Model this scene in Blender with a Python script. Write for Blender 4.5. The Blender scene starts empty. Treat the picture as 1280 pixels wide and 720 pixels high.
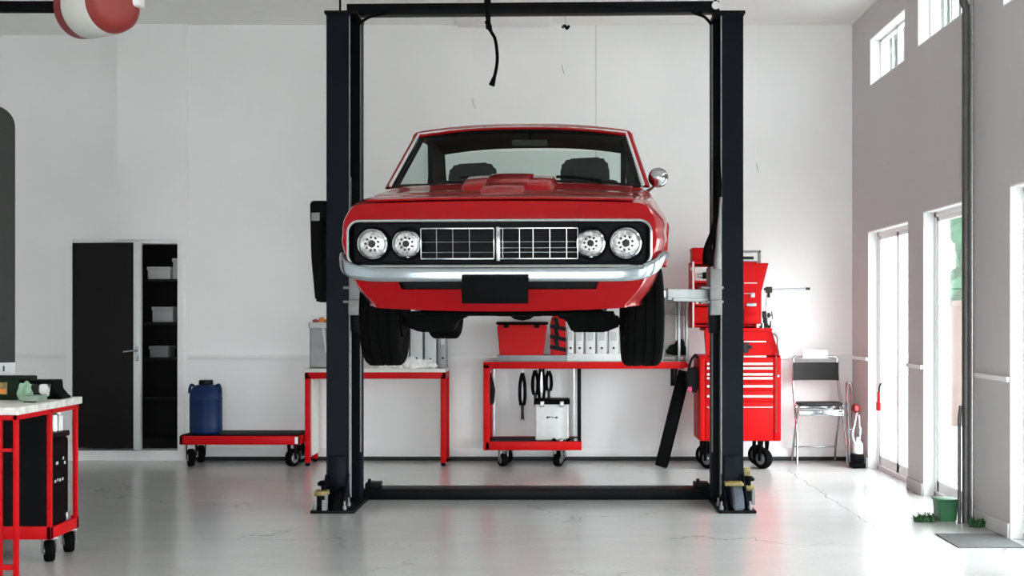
SKY, EXPOSURE, GLOW = 3.0, 2.1, 1.45
GLOWDIR = (0.8, -0.4, 0.5)
import bpy, bmesh, math, random
from mathutils import Vector, Matrix, Euler
random.seed(7)
sc = bpy.context.scene
COL = sc.collection
R = math.radians

# ------------------------------------------------------------------ materials
def mat(name, col, rough=0.5, metal=0.0, coat=0.0, noise=0.06, nscale=6.0, spec=0.5, bump=0.0, bscale=40.0, stretch=None, coat_ior=1.5):
    m = bpy.data.materials.new(name); m.use_nodes = True
    nt = m.node_tree; b = nt.nodes['Principled BSDF']
    b.inputs['Roughness'].default_value = rough
    b.inputs['Metallic'].default_value = metal
    b.inputs['Specular IOR Level'].default_value = spec
    b.inputs['Coat Weight'].default_value = coat
    b.inputs['Coat Roughness'].default_value = 0.04; b.inputs['Coat IOR'].default_value = coat_ior
    tc = nt.nodes.new('ShaderNodeTexCoord')
    src = tc.outputs['Object']
    if stretch:
        mp = nt.nodes.new('ShaderNodeMapping'); mp.inputs['Scale'].default_value = stretch
        nt.links.new(src, mp.inputs['Vector']); src = mp.outputs['Vector']
    n = nt.nodes.new('ShaderNodeTexNoise'); n.inputs['Scale'].default_value = nscale; n.inputs['Detail'].default_value = 5
    nt.links.new(src, n.inputs['Vector'])
    r = nt.nodes.new('ShaderNodeMapRange')
    r.inputs['From Min'].default_value = 0.3; r.inputs['From Max'].default_value = 0.7
    r.inputs['To Min'].default_value = 1 - noise; r.inputs['To Max'].default_value = 1 + noise
    nt.links.new(n.outputs['Fac'], r.inputs['Value'])
    mx = nt.nodes.new('ShaderNodeVectorMath'); mx.operation = 'SCALE'
    mx.inputs[0].default_value = col[:3]
    nt.links.new(r.outputs['Result'], mx.inputs['Scale'])
    nt.links.new(mx.outputs['Vector'], b.inputs['Base Color'])
    if bump:
        n2 = nt.nodes.new('ShaderNodeTexNoise'); n2.inputs['Scale'].default_value = bscale; n2.inputs['Detail'].default_value = 4
        nt.links.new(src, n2.inputs['Vector'])
        bp = nt.nodes.new('ShaderNodeBump'); bp.inputs['Strength'].default_value = bump; bp.inputs['Distance'].default_value = 0.01
        nt.links.new(n2.outputs['Fac'], bp.inputs['Height']); nt.links.new(bp.outputs['Normal'], b.inputs['Normal'])
    return m

def glass_mat(name, tint, ior=1.45, rough=0.0, refl=1.0):
    m = bpy.data.materials.new(name); m.use_nodes = True
    nt = m.node_tree; nt.nodes.clear()
    o = nt.nodes.new('ShaderNodeOutputMaterial')
    t = nt.nodes.new('ShaderNodeBsdfTransparent'); t.inputs['Color'].default_value = (*tint, 1)
    g = nt.nodes.new('ShaderNodeBsdfGlossy'); g.inputs['Roughness'].default_value = rough
    geo = nt.nodes.new('ShaderNodeNewGeometry')
    def mth(op, *v):
        k = nt.nodes.new('ShaderNodeMath'); k.operation = op
        for i, q in enumerate(v):
            if isinstance(q, (int, float)): k.inputs[i].default_value = q
            else: nt.links.new(q, k.inputs[i])
        return k
    dt = nt.nodes.new('ShaderNodeVectorMath'); dt.operation = 'DOT_PRODUCT'
    nt.links.new(geo.outputs['Normal'], dt.inputs[0]); nt.links.new(geo.outputs['Incoming'], dt.inputs[1])
    f0 = ((ior - 1) / (ior + 1)) ** 2
    pw = mth('POWER', mth('SUBTRACT', 1.0, mth('ABSOLUTE', dt.outputs['Value']).outputs[0]).outputs[0], 5.0)
    f = mth('ADD', mth('MULTIPLY', pw.outputs[0], (1 - f0) * refl).outputs[0], f0 * refl)
    x = nt.nodes.new('ShaderNodeMixShader')
    nt.links.new(f.outputs[0], x.inputs[0]); nt.links.new(t.outputs[0], x.inputs[1]); nt.links.new(g.outputs[0], x.inputs[2])
    nt.links.new(x.outputs[0], o.inputs['Surface'])
    return m

M = {}
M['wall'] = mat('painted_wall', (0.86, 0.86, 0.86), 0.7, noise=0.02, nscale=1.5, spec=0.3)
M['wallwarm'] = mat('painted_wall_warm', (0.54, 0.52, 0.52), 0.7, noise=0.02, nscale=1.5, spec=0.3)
M['ceil'] = mat('ceiling_paint', (0.84, 0.835, 0.80), 0.8, noise=0.02)
M['white'] = mat('white_gloss_paint', (0.82, 0.82, 0.82), 0.35, noise=0.02)
M['alu'] = mat('aluminium_frame', (0.70, 0.72, 0.73), 0.4, 0.3, noise=0.03)
M['doordark'] = mat('dark_door_laminate', (0.007, 0.007, 0.0062), 0.55, noise=0.1, nscale=3, spec=0.15)
M['black'] = mat('black_powder_coat', (0.0035, 0.0038, 0.0045), 0.45, noise=0.15, spec=0.07)
M['navy'] = mat('dark_navy_enamel', (0.005, 0.0072, 0.0115), 0.40, noise=0.12, nscale=4, spec=0.06)
M['rubber'] = mat('tyre_rubber', (0.0028, 0.0028, 0.0028), 0.8, noise=0.2, nscale=20, spec=0.04)
M['plastic'] = mat('black_plastic', (0.003, 0.003, 0.0033), 0.55, noise=0.1, spec=0.04)
M['fabric'] = mat('black_fabric', (0.012, 0.012, 0.013), 0.9, noise=0.2, nscale=60, spec=0.2)
M['seat'] = mat('dark_seat_vinyl', (0.008, 0.007, 0.0075), 0.6, noise=0.15, spec=0.4)
M['interior'] = mat('dark_cabin_trim', (0.004, 0.005, 0.005), 0.7, noise=0.2, spec=0.2)
M['red'] = mat('red_enamel', (0.50, 0.004, 0.007), 0.42, noise=0.06, spec=0.1)
M['redbright'] = mat('bright_red_tool_enamel', (0.56, 0.005, 0.006), 0.40, noise=0.04, spec=0.1)  # brighter red for the long bench, its case and bag, and the tool cabinets
M['carred'] = mat('red_car_paint', (0.30, 0.0015, 0.004), 0.34, coat=0.8, noise=0.03, nscale=2, spec=0.05, coat_ior=1.27)
M['chrome'] = mat('chrome', (0.50, 0.525, 0.545), 0.12, 1.0, noise=0.02)
M['steel'] = mat('brushed_steel', (0.40, 0.41, 0.42), 0.35, 0.9, noise=0.1, nscale=30)
M['greypaint'] = mat('grey_painted_steel', (0.23, 0.235, 0.235), 0.45, 0.2, noise=0.12, nscale=12)
M['grey'] = mat('grey_plastic', (0.30, 0.30, 0.31), 0.5, noise=0.08)
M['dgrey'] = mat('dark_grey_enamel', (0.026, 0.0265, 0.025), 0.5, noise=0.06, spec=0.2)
M['lgrey'] = mat('light_grey_plastic', (0.55, 0.56, 0.57), 0.45, noise=0.06)
M['paper'] = mat('white_card', (0.78, 0.78, 0.77), 0.6, noise=0.06, nscale=10)
M['blue'] = mat('blue_drum_plastic', (0.002, 0.017, 0.075), 0.45, noise=0.08, nscale=5, spec=0.2)
M['green'] = mat('green_plastic', (0.02, 0.13, 0.05), 0.5, noise=0.1)
M['leaf'] = mat('leaf_green', (0.02, 0.085, 0.025), 0.6, noise=0.35, nscale=25)
M['dgreen'] = mat('dark_green_cloth', (0.004, 0.013, 0.006), 0.8, noise=0.3, nscale=20, spec=0.2)
M['yellow'] = mat('worn_yellow_paint', (0.22, 0.17, 0.05), 0.5, noise=0.5, nscale=18)
M['orange'] = mat('orange_plastic', (0.70, 0.22, 0.03), 0.5, noise=0.2, nscale=20)
M['top'] = mat('speckled_worktop', (0.66, 0.64, 0.60), 0.45, noise=0.22, nscale=22)
M['tabletop'] = mat('pale_table_board', (0.66, 0.63, 0.60), 0.5, noise=0.05)
M['brown'] = mat('brown_red_cap', (0.30, 0.035, 0.03), 0.45, noise=0.06)
M['darkred'] = mat('dark_red_cap', (0.20, 0.008, 0.012), 0.45, noise=0.06)
M['offwhite'] = mat('off_white_plastic', (0.66, 0.65, 0.61), 0.45, noise=0.03)
M['pink'] = mat('pink_tag', (0.6, 0.05, 0.16), 0.5)
M['lens'] = mat('headlamp_glass', (0.60, 0.60, 0.60), 0.25, 0.75, coat=0.5, noise=0.55, nscale=34, bump=0.6, bscale=60)
M['mesh'] = mat('black_grille_mesh', (0.004, 0.004, 0.005), 0.6, noise=0.3, nscale=40, spec=0.2)
M['under'] = mat('oily_underbody', (0.003, 0.003, 0.003), 0.55, noise=0.4, nscale=12, spec=0.03)
M['hedge'] = mat('outdoor_hedge', (0.020, 0.055, 0.030), 0.8, noise=0.5, nscale=4, spec=0.1)
M['outwall'] = mat('outdoor_render', (0.085, 0.052, 0.042), 0.8, noise=0.08)
M['paving'] = mat('outdoor_paving', (0.45, 0.45, 0.43), 0.8, noise=0.1, nscale=2)
M['glass'] = glass_mat('window_glass', (0.95, 0.98, 0.975))
M['carglass'] = glass_mat('tinted_car_glass', (0.82, 0.90, 0.88), refl=0.3)
M['clear'] = glass_mat('grey_clear_plastic', (0.55, 0.56, 0.56), 1.35, 0.1)
M['stickdark'] = mat('dark_print', (0.01, 0.01, 0.012), 0.6)
M['bluegrey'] = mat('blue_grey_steel', (0.085, 0.10, 0.125), 0.45, 0.2, noise=0.2, nscale=14)
M['pipe'] = mat('dark_conduit', (0.075, 0.075, 0.072), 0.4, 0.3, noise=0.15, nscale=8)
M['bars'] = mat('grey_window_bars', (0.035, 0.042, 0.042), 0.6, spec=0.1)
M['bumper'] = mat('reflection_tinted_chrome', (0.36, 0.41, 0.44), 0.20, 1.0, noise=0.03)  # grey-blue tint puts the reflected floor and outdoors into the blade's colour
M['mat'] = mat('grey_mat', (0.11, 0.11, 0.11), 0.85, noise=0.15, nscale=60)

def floor_material():
    m = bpy.data.materials.new('polished_concrete'); m.use_nodes = True
    nt = m.node_tree; b = nt.nodes['Principled BSDF']; L = nt.links.new
    tc = nt.nodes.new('ShaderNodeTexCoord')
    def noise(scale, detail, st=None):
        n = nt.nodes.new('ShaderNodeTexNoise'); n.inputs['Scale'].default_value = scale; n.inputs['Detail'].default_value = detail
        s = tc.outputs['Object']
        if st:
            mp = nt.nodes.new('ShaderNodeMapping'); mp.inputs['Scale'].default_value = st; L(s, mp.inputs['Vector']); s = mp.outputs['Vector']
        L(s, n.inputs['Vector']); return n.outputs['Fac']
    def math_(op, a, bb):
        k = nt.nodes.new('ShaderNodeMath'); k.operation = op
        for i, v in enumerate((a, bb)):
            if isinstance(v, (int, float)): k.inputs[i].default_value = v
            elif v is not None: L(v, k.inputs[i])
        return k.outputs[0]
    def rng(v, a, bb, c, d):
        k = nt.nodes.new('ShaderNodeMapRange')
        for nm, x in (('From Min', a), ('From Max', bb), ('To Min', c), ('To Max', d)): k.inputs[nm].default_value = x
        L(v, k.inputs['Value']); return k.outputs['Result']
    n1 = noise(0.9, 6); n2 = noise(3.0, 6, (0.7, 1.8, 1)); n3 = noise(30, 3)
    f = math_('ADD', rng(n1, .2, .8, -0.03, 0.03), math_('ADD', rng(n2, .2, .8, -0.035, 0.035), rng(n3, .3, .7, -.015, .015)))
    # a hairline crack in the slab beside the far lift post
    sep = nt.nodes.new('ShaderNodeSeparateXYZ'); L(tc.outputs['Object'], sep.inputs[0])
    p0 = Vector((2.20, 11.55)); p1 = Vector((2.226, 8.42)); d = (p1 - p0); ln = d.length; d /= ln
    wob = rng(noise(4, 4), 0.2, .8, -0.035, 0.035)
    ax = math_('SUBTRACT', sep.outputs[0], p0.x); ay = math_('SUBTRACT', sep.outputs[1], p0.y)
    t = math_('ADD', math_('MULTIPLY', ax, d.x), math_('MULTIPLY', ay, d.y))
    q = math_('ABSOLUTE', math_('ADD', math_('ADD', math_('MULTIPLY', ax, -d.y), math_('MULTIPLY', ay, d.x)), wob), None)
    crack = math_('MULTIPLY', math_('LESS_THAN', q, 0.006), math_('MULTIPLY', math_('GREATER_THAN', t, 0), math_('LESS_THAN', t, ln)))
    # fine shrinkage cracks here and there
    vo = nt.nodes.new('ShaderNodeTexVoronoi'); vo.feature = 'DISTANCE_TO_EDGE'; vo.inputs['Scale'].default_value = 0.55
    wv = nt.nodes.new('ShaderNodeTexNoise'); wv.inputs['Scale'].default_value = 2.2; wv.inputs['Detail'].default_value = 6
    L(tc.outputs['Object'], wv.inputs['Vector'])
    wm_ = nt.nodes.new('ShaderNodeVectorMath'); wm_.operation = 'SCALE'; wm_.inputs['Scale'].default_value = 1.3; L(wv.outputs['Color'], wm_.inputs[0])
    wa = nt.nodes.new('ShaderNodeVectorMath'); wa.operation = 'ADD'; L(tc.outputs['Object'], wa.inputs[0]); L(wm_.outputs['Vector'], wa.inputs[1])
    L(wa.outputs['Vector'], vo.inputs['Vector'])
    vein = math_('MULTIPLY', math_('LESS_THAN', vo.outputs['Distance'], 0.007), rng(noise(0.7, 3), .48, .6, 0, 1))
    val = math_('ADD', math_('ADD', f, FLOOR_BASE), math_('ADD', math_('MULTIPLY', crack, -0.25), math_('MULTIPLY', vein, -0.16)))
    cmb = nt.nodes.new('ShaderNodeCombineXYZ')
    L(val, cmb.inputs[0]); L(math_('MULTIPLY', val, 0.99), cmb.inputs[1]); L(math_('MULTIPLY', val, 0.97), cmb.inputs[2])
    L(cmb.outputs[0], b.inputs['Base Color'])
    b.inputs['Roughness'].default_value = 0.27
    b.inputs['Specular IOR Level'].default_value = 0.5
    b.inputs['Coat Weight'].default_value = 0.45; b.inputs['Coat IOR'].default_value = 1.6; b.inputs['Coat Roughness'].default_value = 0.20
    return m
FLOOR_BASE = 0.50
M['floor'] = floor_material()

# ------------------------------------------------------------------ mesh builder
class MB:
    def __init__(s): s.bm = bmesh.new()
    def _merge(s, t, mtx=None):
        if mtx is not None: bmesh.ops.transform(t, matrix=mtx, verts=t.verts)
        me = bpy.data.meshes.new('tmp'); t.to_mesh(me); t.free(); s.bm.from_mesh(me); bpy.data.meshes.remove(me); return s
    def box(s, a, b, bev=0.0, seg=2, mtx=None):
        t = bmesh.new(); bmesh.ops.create_cube(t, size=1)
        a = Vector(a); b = Vector(b); c = (a + b) / 2; d = b - a
        for v in t.verts: v.co = Vector((v.co.x * d.x, v.co.y * d.y, v.co.z * d.z)) + c
        if bev: bmesh.ops.bevel(t, geom=t.edges[:], offset=min(bev, min(abs(d.x), abs(d.y), abs(d.z)) * .48), segments=seg, affect='EDGES', profile=0.5)
        bmesh.ops.recalc_face_normals(t, faces=t.faces)
        return s._merge(t, mtx)
    def cyl(s, p0, p1, r0, r1=None, n=18, mtx=None, bev=0.0):
        r1 = r0 if r1 is None else r1
        p0 = Vector(p0); p1 = Vector(p1); d = p1 - p0
        t = bmesh.new(); bmesh.ops.create_cone(t, cap_ends=True, segments=n, radius1=r0, radius2=r1, depth=d.length)
        if bev:
            ed = [e for e in t.edges if len(e.link_faces) == 2 and any(len(f.verts) > 4 for f in e.link_faces)]
            bmesh.ops.bevel(t, geom=ed, offset=bev, segments=2, affect='EDGES')
        q = d.to_track_quat('Z', 'Y').to_matrix().to_4x4()
        m4 = Matrix.Translation((p0 + p1) / 2) @ q
        return s._merge(t, m4 if mtx is None else mtx @ m4)
    def tube(s, pts, r, n=8, smooth=0, mtx=None, closed=False):
        P = [Vector(p) for p in pts]
        if smooth:
            Q = []; k = len(P)
            rngi = range(k) if closed else range(k - 1)
            for i in rngi:
                if closed: a, b, c, d = P[i - 1], P[i], P[(i + 1) % k], P[(i + 2) % k]
                else: a, b, c, d = P[max(i - 1, 0)], P[i], P[i + 1], P[min(i + 2, k - 1)]
                for j in range(smooth):
                    u = j / smooth
                    Q.append(0.5 * ((2 * b) + (c - a) * u + (2 * a - 5 * b + 4 * c - d) * u * u + (3 * b - a - 3 * c + d) * u ** 3))
            if not closed: Q.append(P[-1])
            P = Q
        rs = r if isinstance(r, (list, tuple)) else None
        t = bmesh.new(); rings = []; k = len(P)
        nrm = None
        for i, p in enumerate(P):
            if closed: tg = (P[(i + 1) % k] - P[i - 1])
            else: tg = (P[min(i + 1, k - 1)] - P[max(i - 1, 0)])
            tg.normalize()
            if nrm is None:
                up = Vector((0, 0, 1)) if abs(tg.z) < .9 else Vector((1, 0, 0))
                nrm = (up - tg * up.dot(tg)).normalized()
            else:
                nrm = (nrm - tg * nrm.dot(tg)).normalized()
            bi = tg.cross(nrm)
            rr = rs[min(int(i * len(rs) / k), len(rs) - 1)] if rs else r
            rings.append([t.verts.new(p + (nrm * math.cos(2 * math.pi * j / n) + bi * math.sin(2 * math.pi * j / n)) * rr) for j in range(n)])
        for i in range(k if closed else k - 1):
            A, B_ = rings[i], rings[(i + 1) % k]
            for j in range(n): t.faces.new((A[j], A[(j + 1) % n], B_[(j + 1) % n], B_[j]))
        if not closed:
            t.faces.new(list(reversed(rings[0]))); t.faces.new(rings[-1])
        bmesh.ops.recalc_face_normals(t, faces=t.faces)
        return s._merge(t, mtx)
    def lathe(s, prof, c=(0, 0, 0), n=28, mtx=None):
        t = bmesh.new(); rings = []
        for r, z in prof:
            if r < 1e-5: rings.append([t.verts.new((0, 0, z))])
            else: rings.append([t.verts.new((r * math.cos(2 * math.pi * j / n), r * math.sin(2 * math.pi * j / n), z)) for j in range(n)])
        for A, B_ in zip(rings, rings[1:]):
            for j in range(n):
                a, a2 = A[j % len(A)], A[(j + 1) % len(A)]; b, b2 = B_[j % len(B_)], B_[(j + 1) % len(B_)]
                if len(A) == 1 and len(B_) == 1: continue
                if len(A) == 1: t.faces.new((a, b2, b))
                elif len(B_) == 1: t.faces.new((a, a2, b))
                else: t.faces.new((a, a2, b2, b))
        bmesh.ops.recalc_face_normals(t, faces=t.faces)
        m4 = Matrix.Translation(c)
        return s._merge(t, m4 if mtx is None else mtx @ m4)
    def prism(s, poly, axis, a, b, bev=0.0, mtx=None):
        """poly in the two axes other than `axis`, extruded from a to b"""
        t = bmesh.new()
        def mk(p, h):
            return (h, p[0], p[1]) if axis == 'x' else ((p[0], h, p[1]) if axis == 'y' else (p[0], p[1], h))
        A = [t.verts.new(mk(p, a)) for p in poly]; B_ = [t.verts.new(mk(p, b)) for p in poly]
        t.faces.new(A); t.faces.new(list(reversed(B_)))
        n = len(poly)
        for i in range(n): t.faces.new((A[i], A[(i + 1) % n], B_[(i + 1) % n], B_[i]))
        bmesh.ops.recalc_face_normals(t, faces=t.faces)
        if bev: bmesh.ops.bevel(t, geom=t.edges[:], offset=bev, segments=2, affect='EDGES')
        return s._merge(t, mtx)
    def grid(s, rows, thick=0.0, mtx=None):
        """rows: list of equally long lists of points; thick makes a closed shell"""
        t = bmesh.new()
        V = [[t.verts.new(p) for p in r] for r in rows]
        fs = []
        for i in range(len(V) - 1):
            for j in range(len(V[0]) - 1):
                fs.append(t.faces.new((V[i][j], V[i][j + 1], V[i + 1][j + 1], V[i + 1][j])))
        if thick:
            bmesh.ops.recalc_face_normals(t, faces=t.faces)
            bmesh.ops.solidify(t, geom=t.faces[:], thickness=thick)
        bmesh.ops.recalc_face_normals(t, faces=t.faces)
        return s._merge(t, mtx)
    def blob(s, c, r, seed=0, rough=0.25, sub=3, squash=(1, 1, 1)):
        t = bmesh.new(); bmesh.ops.create_icosphere(t, subdivisions=sub, radius=1)
        rd = random.Random(seed)
        ph = [(Vector((rd.uniform(-1, 1), rd.uniform(-1, 1), rd.uniform(-1, 1))) * 5, rd.uniform(0, 6)) for _ in range(6)]
        for v in t.verts:
            k = 1 + rough * sum(math.sin(a.dot(v.co) + b) for a, b in ph) / 3
            v.co = Vector((v.co.x * squash[0], v.co.y * squash[1], v.co.z * squash[2])) * r * k + Vector(c)
        return s._merge(t)

def link(o, parent=None):
    COL.objects.link(o)
    if parent: o.parent = parent
    return o

def root_off(p):
    v = Vector((0, 0, 0))
    while p is not None:
        v += p.location; p = p.parent
    return v

def obj(name, mb, m, parent=None, world=True, sharp=38, label=None, smooth=True):
    """Link one mesh. world=True: builder coordinates are room coordinates."""
    me = bpy.data.meshes.new(name); mb.bm.to_mesh(me); mb.bm.free()
    ms = m if isinstance(m, (list, tuple)) else [m]
    for x in ms: me.materials.append(x)
    o = bpy.data.objects.new(name, me)
    if world and parent is not None:
        off = root_off(parent); me.transform(Matrix.Translation(-off))
    if smooth:
        me.shade_smooth(); me.set_sharp_from_angle(angle=R(sharp))
    link(o, parent)
    if label: o['label'] = label
    return o

def thing(name, label, cat, loc=(0, 0, 0), group=None):
    o = bpy.data.objects.new(name, None); o.empty_display_size = 0.1; o.location = loc
    link(o); o['label'] = label; o['category'] = cat
    if group: o['group'] = group
    return o

def tag(o, label, cat, group=None):
    o['label'] = label; o['category'] = cat
    if group: o['group'] = group
    return o

def solo(name, mb, m, label, cat, group=None, **k):
    o = obj(name, mb, m, None, **k)
    # origin at the base of the thing
    me = o.data; xs = [v.co for v in me.vertices]
    c = Vector(((min(v.x for v in xs) + max(v.x for v in xs)) / 2, (min(v.y for v in xs) + max(v.y for v in xs)) / 2, min(v.z for v in xs)))
    me.transform(Matrix.Translation(-c)); o.location = c
    return tag(o, label, cat, group)

def struct(name, mb, m, parent=None, **k):
    o = obj(name, mb, m, parent, **k)
    if parent is None: o['kind'] = 'structure'
    return o

def dup(root, delta, label, group=None):
    r = root.copy(); COL.objects.link(r); r.location = root.location + Vector(delta); r['label'] = label
    if group: r['group'] = group
    for ch in list(root.children):
        c = ch.copy(); COL.objects.link(c); c.parent = r
        for g in ch.children:
            d = g.copy(); COL.objects.link(d); d.parent = c
    return r

def apply_boolean(mb_target, cutters):
    """returns a MB with the cutters subtracted"""
    me = bpy.data.meshes.new('t'); mb_target.bm.to_mesh(me); mb_target.bm.free()
    o = bpy.data.objects.new('t', me); COL.objects.link(o); cs = []
    for c in cutters:
        cm = bpy.data.meshes.new('c'); c.bm.to_mesh(cm); c.bm.free()
        co = bpy.data.objects.new('c', cm); COL.objects.link(co); cs.append(co)
        md = o.modifiers.new('b', 'BOOLEAN'); md.operation = 'DIFFERENCE'; md.solver = 'EXACT'; md.object = co
    dg = bpy.context.evaluated_depsgraph_get(); dg.update()
    ev = o.evaluated_get(dg); m2 = ev.to_mesh()
    out = MB(); out.bm.from_mesh(m2); ev.to_mesh_clear()
    for q in cs: d = q.data; bpy.data.objects.remove(q); bpy.data.meshes.remove(d)
    bpy.data.objects.remove(o); bpy.data.meshes.remove(me)
    return out

# ------------------------------------------------------------------ camera (level, 42 mm, shifted)
cam = bpy.data.cameras.new('camera'); co = bpy.data.objects.new('camera', cam); COL.objects.link(co)
co.location = (0, 0, 1.5); co.rotation_euler = (R(90), 0, 0)
cam.sensor_width = 36; cam.lens = 1500 / 1280 * 36
cam.shift_x = -60 / 1280; cam.shift_y = 34 / 1280
cam.clip_start = 0.05; cam.clip_end = 200
sc.camera = co

# ------------------------------------------------------------------ room
XL, XR, YB, YF, ZC = -6.5, 3.02, 12.4, -3.5, 4.5
WT = 0.22
struct('floor', MB().box((XL - .3, YF - .3, -0.15), (XR + WT, 16.2, 0)), M['floor'])
struct('ceiling', MB().box((XL - .3, YF - .3, ZC), (XR + WT, 13.0, ZC + .15)), M['ceil'])
# back wall with the door opening
DX0, DX1, DZ1 = -5.04, -3.87, 2.29
wb = MB()
RX, RY_ = -4.57, 12.85      # the wall left of the door stands back
wb.box((XL, RY_, 0), (DX0, RY_ + .1, ZC)); wb.box((DX0 - .06, YB, 0), (DX0, RY_ + .05, DZ1)); wb.box((DX0, RY_, DZ1), (RX, RY_ + .1, ZC)); wb.box((RX, YB, DZ1), (DX1, YB + WT, ZC)); wb.box((RX, YB + WT, DZ1), (RX + .1, RY_ + .1, ZC)); wb.box((DX0 - .06, YB, DZ1), (RX, RY_ + .05, DZ1 + .02)); wb.box((DX1, YB, 0), (XR + WT, YB + WT, ZC))
wb.box((DX0, YB, 0), (DX1, YB + WT, 0.10))
struct('wall_back', wb, M['wall'])
struct('trim_1', MB().box((RX, YB - .03, DZ1 - .01), (DX1 + .03, YB + .02, ZC)), M['wall'])
struct('wall_left', MB().box((XL - WT, YF, 0), (XL, 13.0, ZC)), M['wall'])

# right wall with glazed doors and clerestory windows: (y0, y1, z0, z1)
DOORS = [(10.41, 11.77, 0, 2.32), (8.86, 9.98, 0, 2.36), (6.75, 8.06, 0, 2.37)]
WINS = [(10.51, 11.69, 3.73, 4.19), (9.0, 10.13, 3.76, 4.24), (7.05, 8.18, 3.60, 4.22)]
EXTRA_D = [(4.65, 5.95, 0, 2.37), (2.6, 3.9, 0, 2.37)]
EXTRA_W = [(4.9, 6.0, 3.60, 4.22), (2.9, 4.0, 3.60, 4.22)]
def wall_with_holes(holes, y0, y1):
    mb = MB()
    ys = sorted({y0, y1} | {h[0] for h in holes} | {h[1] for h in holes})
    for a, b in zip(ys, ys[1:]):
        mid = (a + b) / 2
        hs = sorted([(h[2], h[3]) for h in holes if h[0] < mid < h[1]])
        z = 0
        for h0, h1 in hs:
            if h0 > z: mb.box((XR, a, z), (XR + WT, b, h0))
            z = h1
        if z < ZC: mb.box((XR, a, z), (XR + WT, b, ZC))
    return mb
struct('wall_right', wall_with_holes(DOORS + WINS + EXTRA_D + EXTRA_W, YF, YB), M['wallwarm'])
# wall behind the camera with an open bay door
BAY = (-3.8, 2.7, 2.35)
wf = MB().box((XL - WT, YF - WT, 0), (BAY[0], YF, ZC)).box((BAY[1], YF - WT, 0), (XR + WT, YF, ZC)).box((BAY[0], YF - WT, BAY[2]), (BAY[1], YF, ZC))
struct('wall_front', wf, M['wall'])

def glazed_door(idx, y0, y1, z0, z1, two=True):
    fx0, fx1 = XR + .09, XR + .15
    f = .05
    mb = MB()
    mb.box((fx0, y0, z0), (fx1, y0 + f, z1)).box((fx0, y1 - f, z0), (fx1, y1, z1)).box((fx0, y0, z1 - f), (fx1, y1, z1)).box((fx0, y0, 0), (fx1, y1, .035))
    d = struct('door_%d' % idx, mb, M['white'])
    obj('reveal', MB().box((XR + .001, y1 - .012, 0), (fx0, y1, z1)).box((XR + .001, y0, 0), (fx0, y0 + .012, z1)).box((XR + .001, y0, z1 - .012), (fx0, y1, z1)), M['white'], d)
    n = 2 if two else 1
    w = (y1 - y0 - 2 * f) / n
    for i in range(n):
        a = y0 + f + i * w; b = a + w
        lf = MB(); s = .035
        lx0, lx1 = fx0 + .012, fx1 - .012
        lf.box((lx0, a, .04), (lx1, a + s, z1 - f)).box((lx0, b - s, .04), (lx1, b, z1 - f)).box((lx0, a, .04), (lx1, b, .13)).box((lx0, a, z1 - f - s), (lx1, b, z1 - f))
        leaf = obj('leaf_frame', lf, M['white'], d)
        obj('glass', MB().box((lx0 + .015, a + s, .13), (lx0 + .021, b - s, z1 - f - s)), M['glass'], leaf)
    return d
for i, h in enumerate(DOORS + EXTRA_D): glazed_door(i + 1, *h, two=(i != 1))
def clerestory(idx, y0, y1, z0, z1):
    fx0, fx1 = XR + .10, XR + .15; f = .035
    mb = MB()
    mb.box((fx0, y0, z0), (fx1, y0 + f, z1)).box((fx0, y1 - f, z0), (fx1, y1, z1)).box((fx0, y0, z1 - f), (fx1, y1, z1)).box((fx0, y0, z0), (fx1, y1, z0 + f))
    m = (y0 + y1) / 2
    mb.box((fx0, m - .02, z0), (fx1, m + .02, z1))
    w = struct('window_%d' % idx, mb, M['white'])
    obj('reveal', MB().box((XR + .001, y1 - .012, z0), (fx0, y1, z1)).box((XR + .001, y0, z0), (fx0, y0 + .012, z1)).box((XR + .001, y0, z1 - .012), (fx0, y1, z1)).box((XR + .001, y0, z0), (fx0, y1, z0 + .012)), M['white'], w)
    obj('glass', MB().box((fx0 + .02, y0 + f, z0 + f), (fx0 + .026, y1 - f, z1 - f)), M['glass'], w)
    bars = MB(); n = 8
    for i in range(1, n):
        y = y0 + (y1 - y0) * i / n
        bars.box((fx1 + .005, y - .016, z0), (fx1 + .025, y + .016, z1))
    obj('security_bars', bars, M['bars'], w)
for i, h in enumerate(WINS + EXTRA_W): clerestory(i + 1, *h)

# chair rail and skirting
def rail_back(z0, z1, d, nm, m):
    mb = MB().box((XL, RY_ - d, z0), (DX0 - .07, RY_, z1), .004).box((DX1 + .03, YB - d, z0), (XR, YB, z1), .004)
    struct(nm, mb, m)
rail_back(1.045, 1.090, .034, 'trim_2', M['white'])
rail_back(0.04, 0.13, .016, 'baseboard_back', M['white'])
rail_back(0.0, 0.04, .022, 'shadow_joint_strip', M['dgrey'])  # dark strip standing in for the contact shadow and joint at the wall foot
mb = MB(); mb2 = MB()
gaps = sorted((h[0], h[1]) for h in DOORS + EXTRA_D); y = YF
for a, b in gaps + [(YB, YB)]:
    if a > y + .02:
        mb.box((XR - .022, y, 1.050), (XR, a, 1.085), .004); mb2.box((XR - .016, y, 0), (XR, a, .10), .004)
    y = b
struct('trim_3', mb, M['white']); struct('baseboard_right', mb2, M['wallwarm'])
# joints of the wall panels
mb = MB()
for u in (745,):
    x = (u - 700) / 121; mb.box((x - .004, YB - .002, 1.1), (x + .004, YB, ZC))
struct('trim_4', mb, M['lgrey'])
# dropped box under the ceiling
struct('trim_5', MB().box((-1.05, 11.9, 4.47), (-.08, YB, ZC), .004), M['ceil'])

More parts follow.
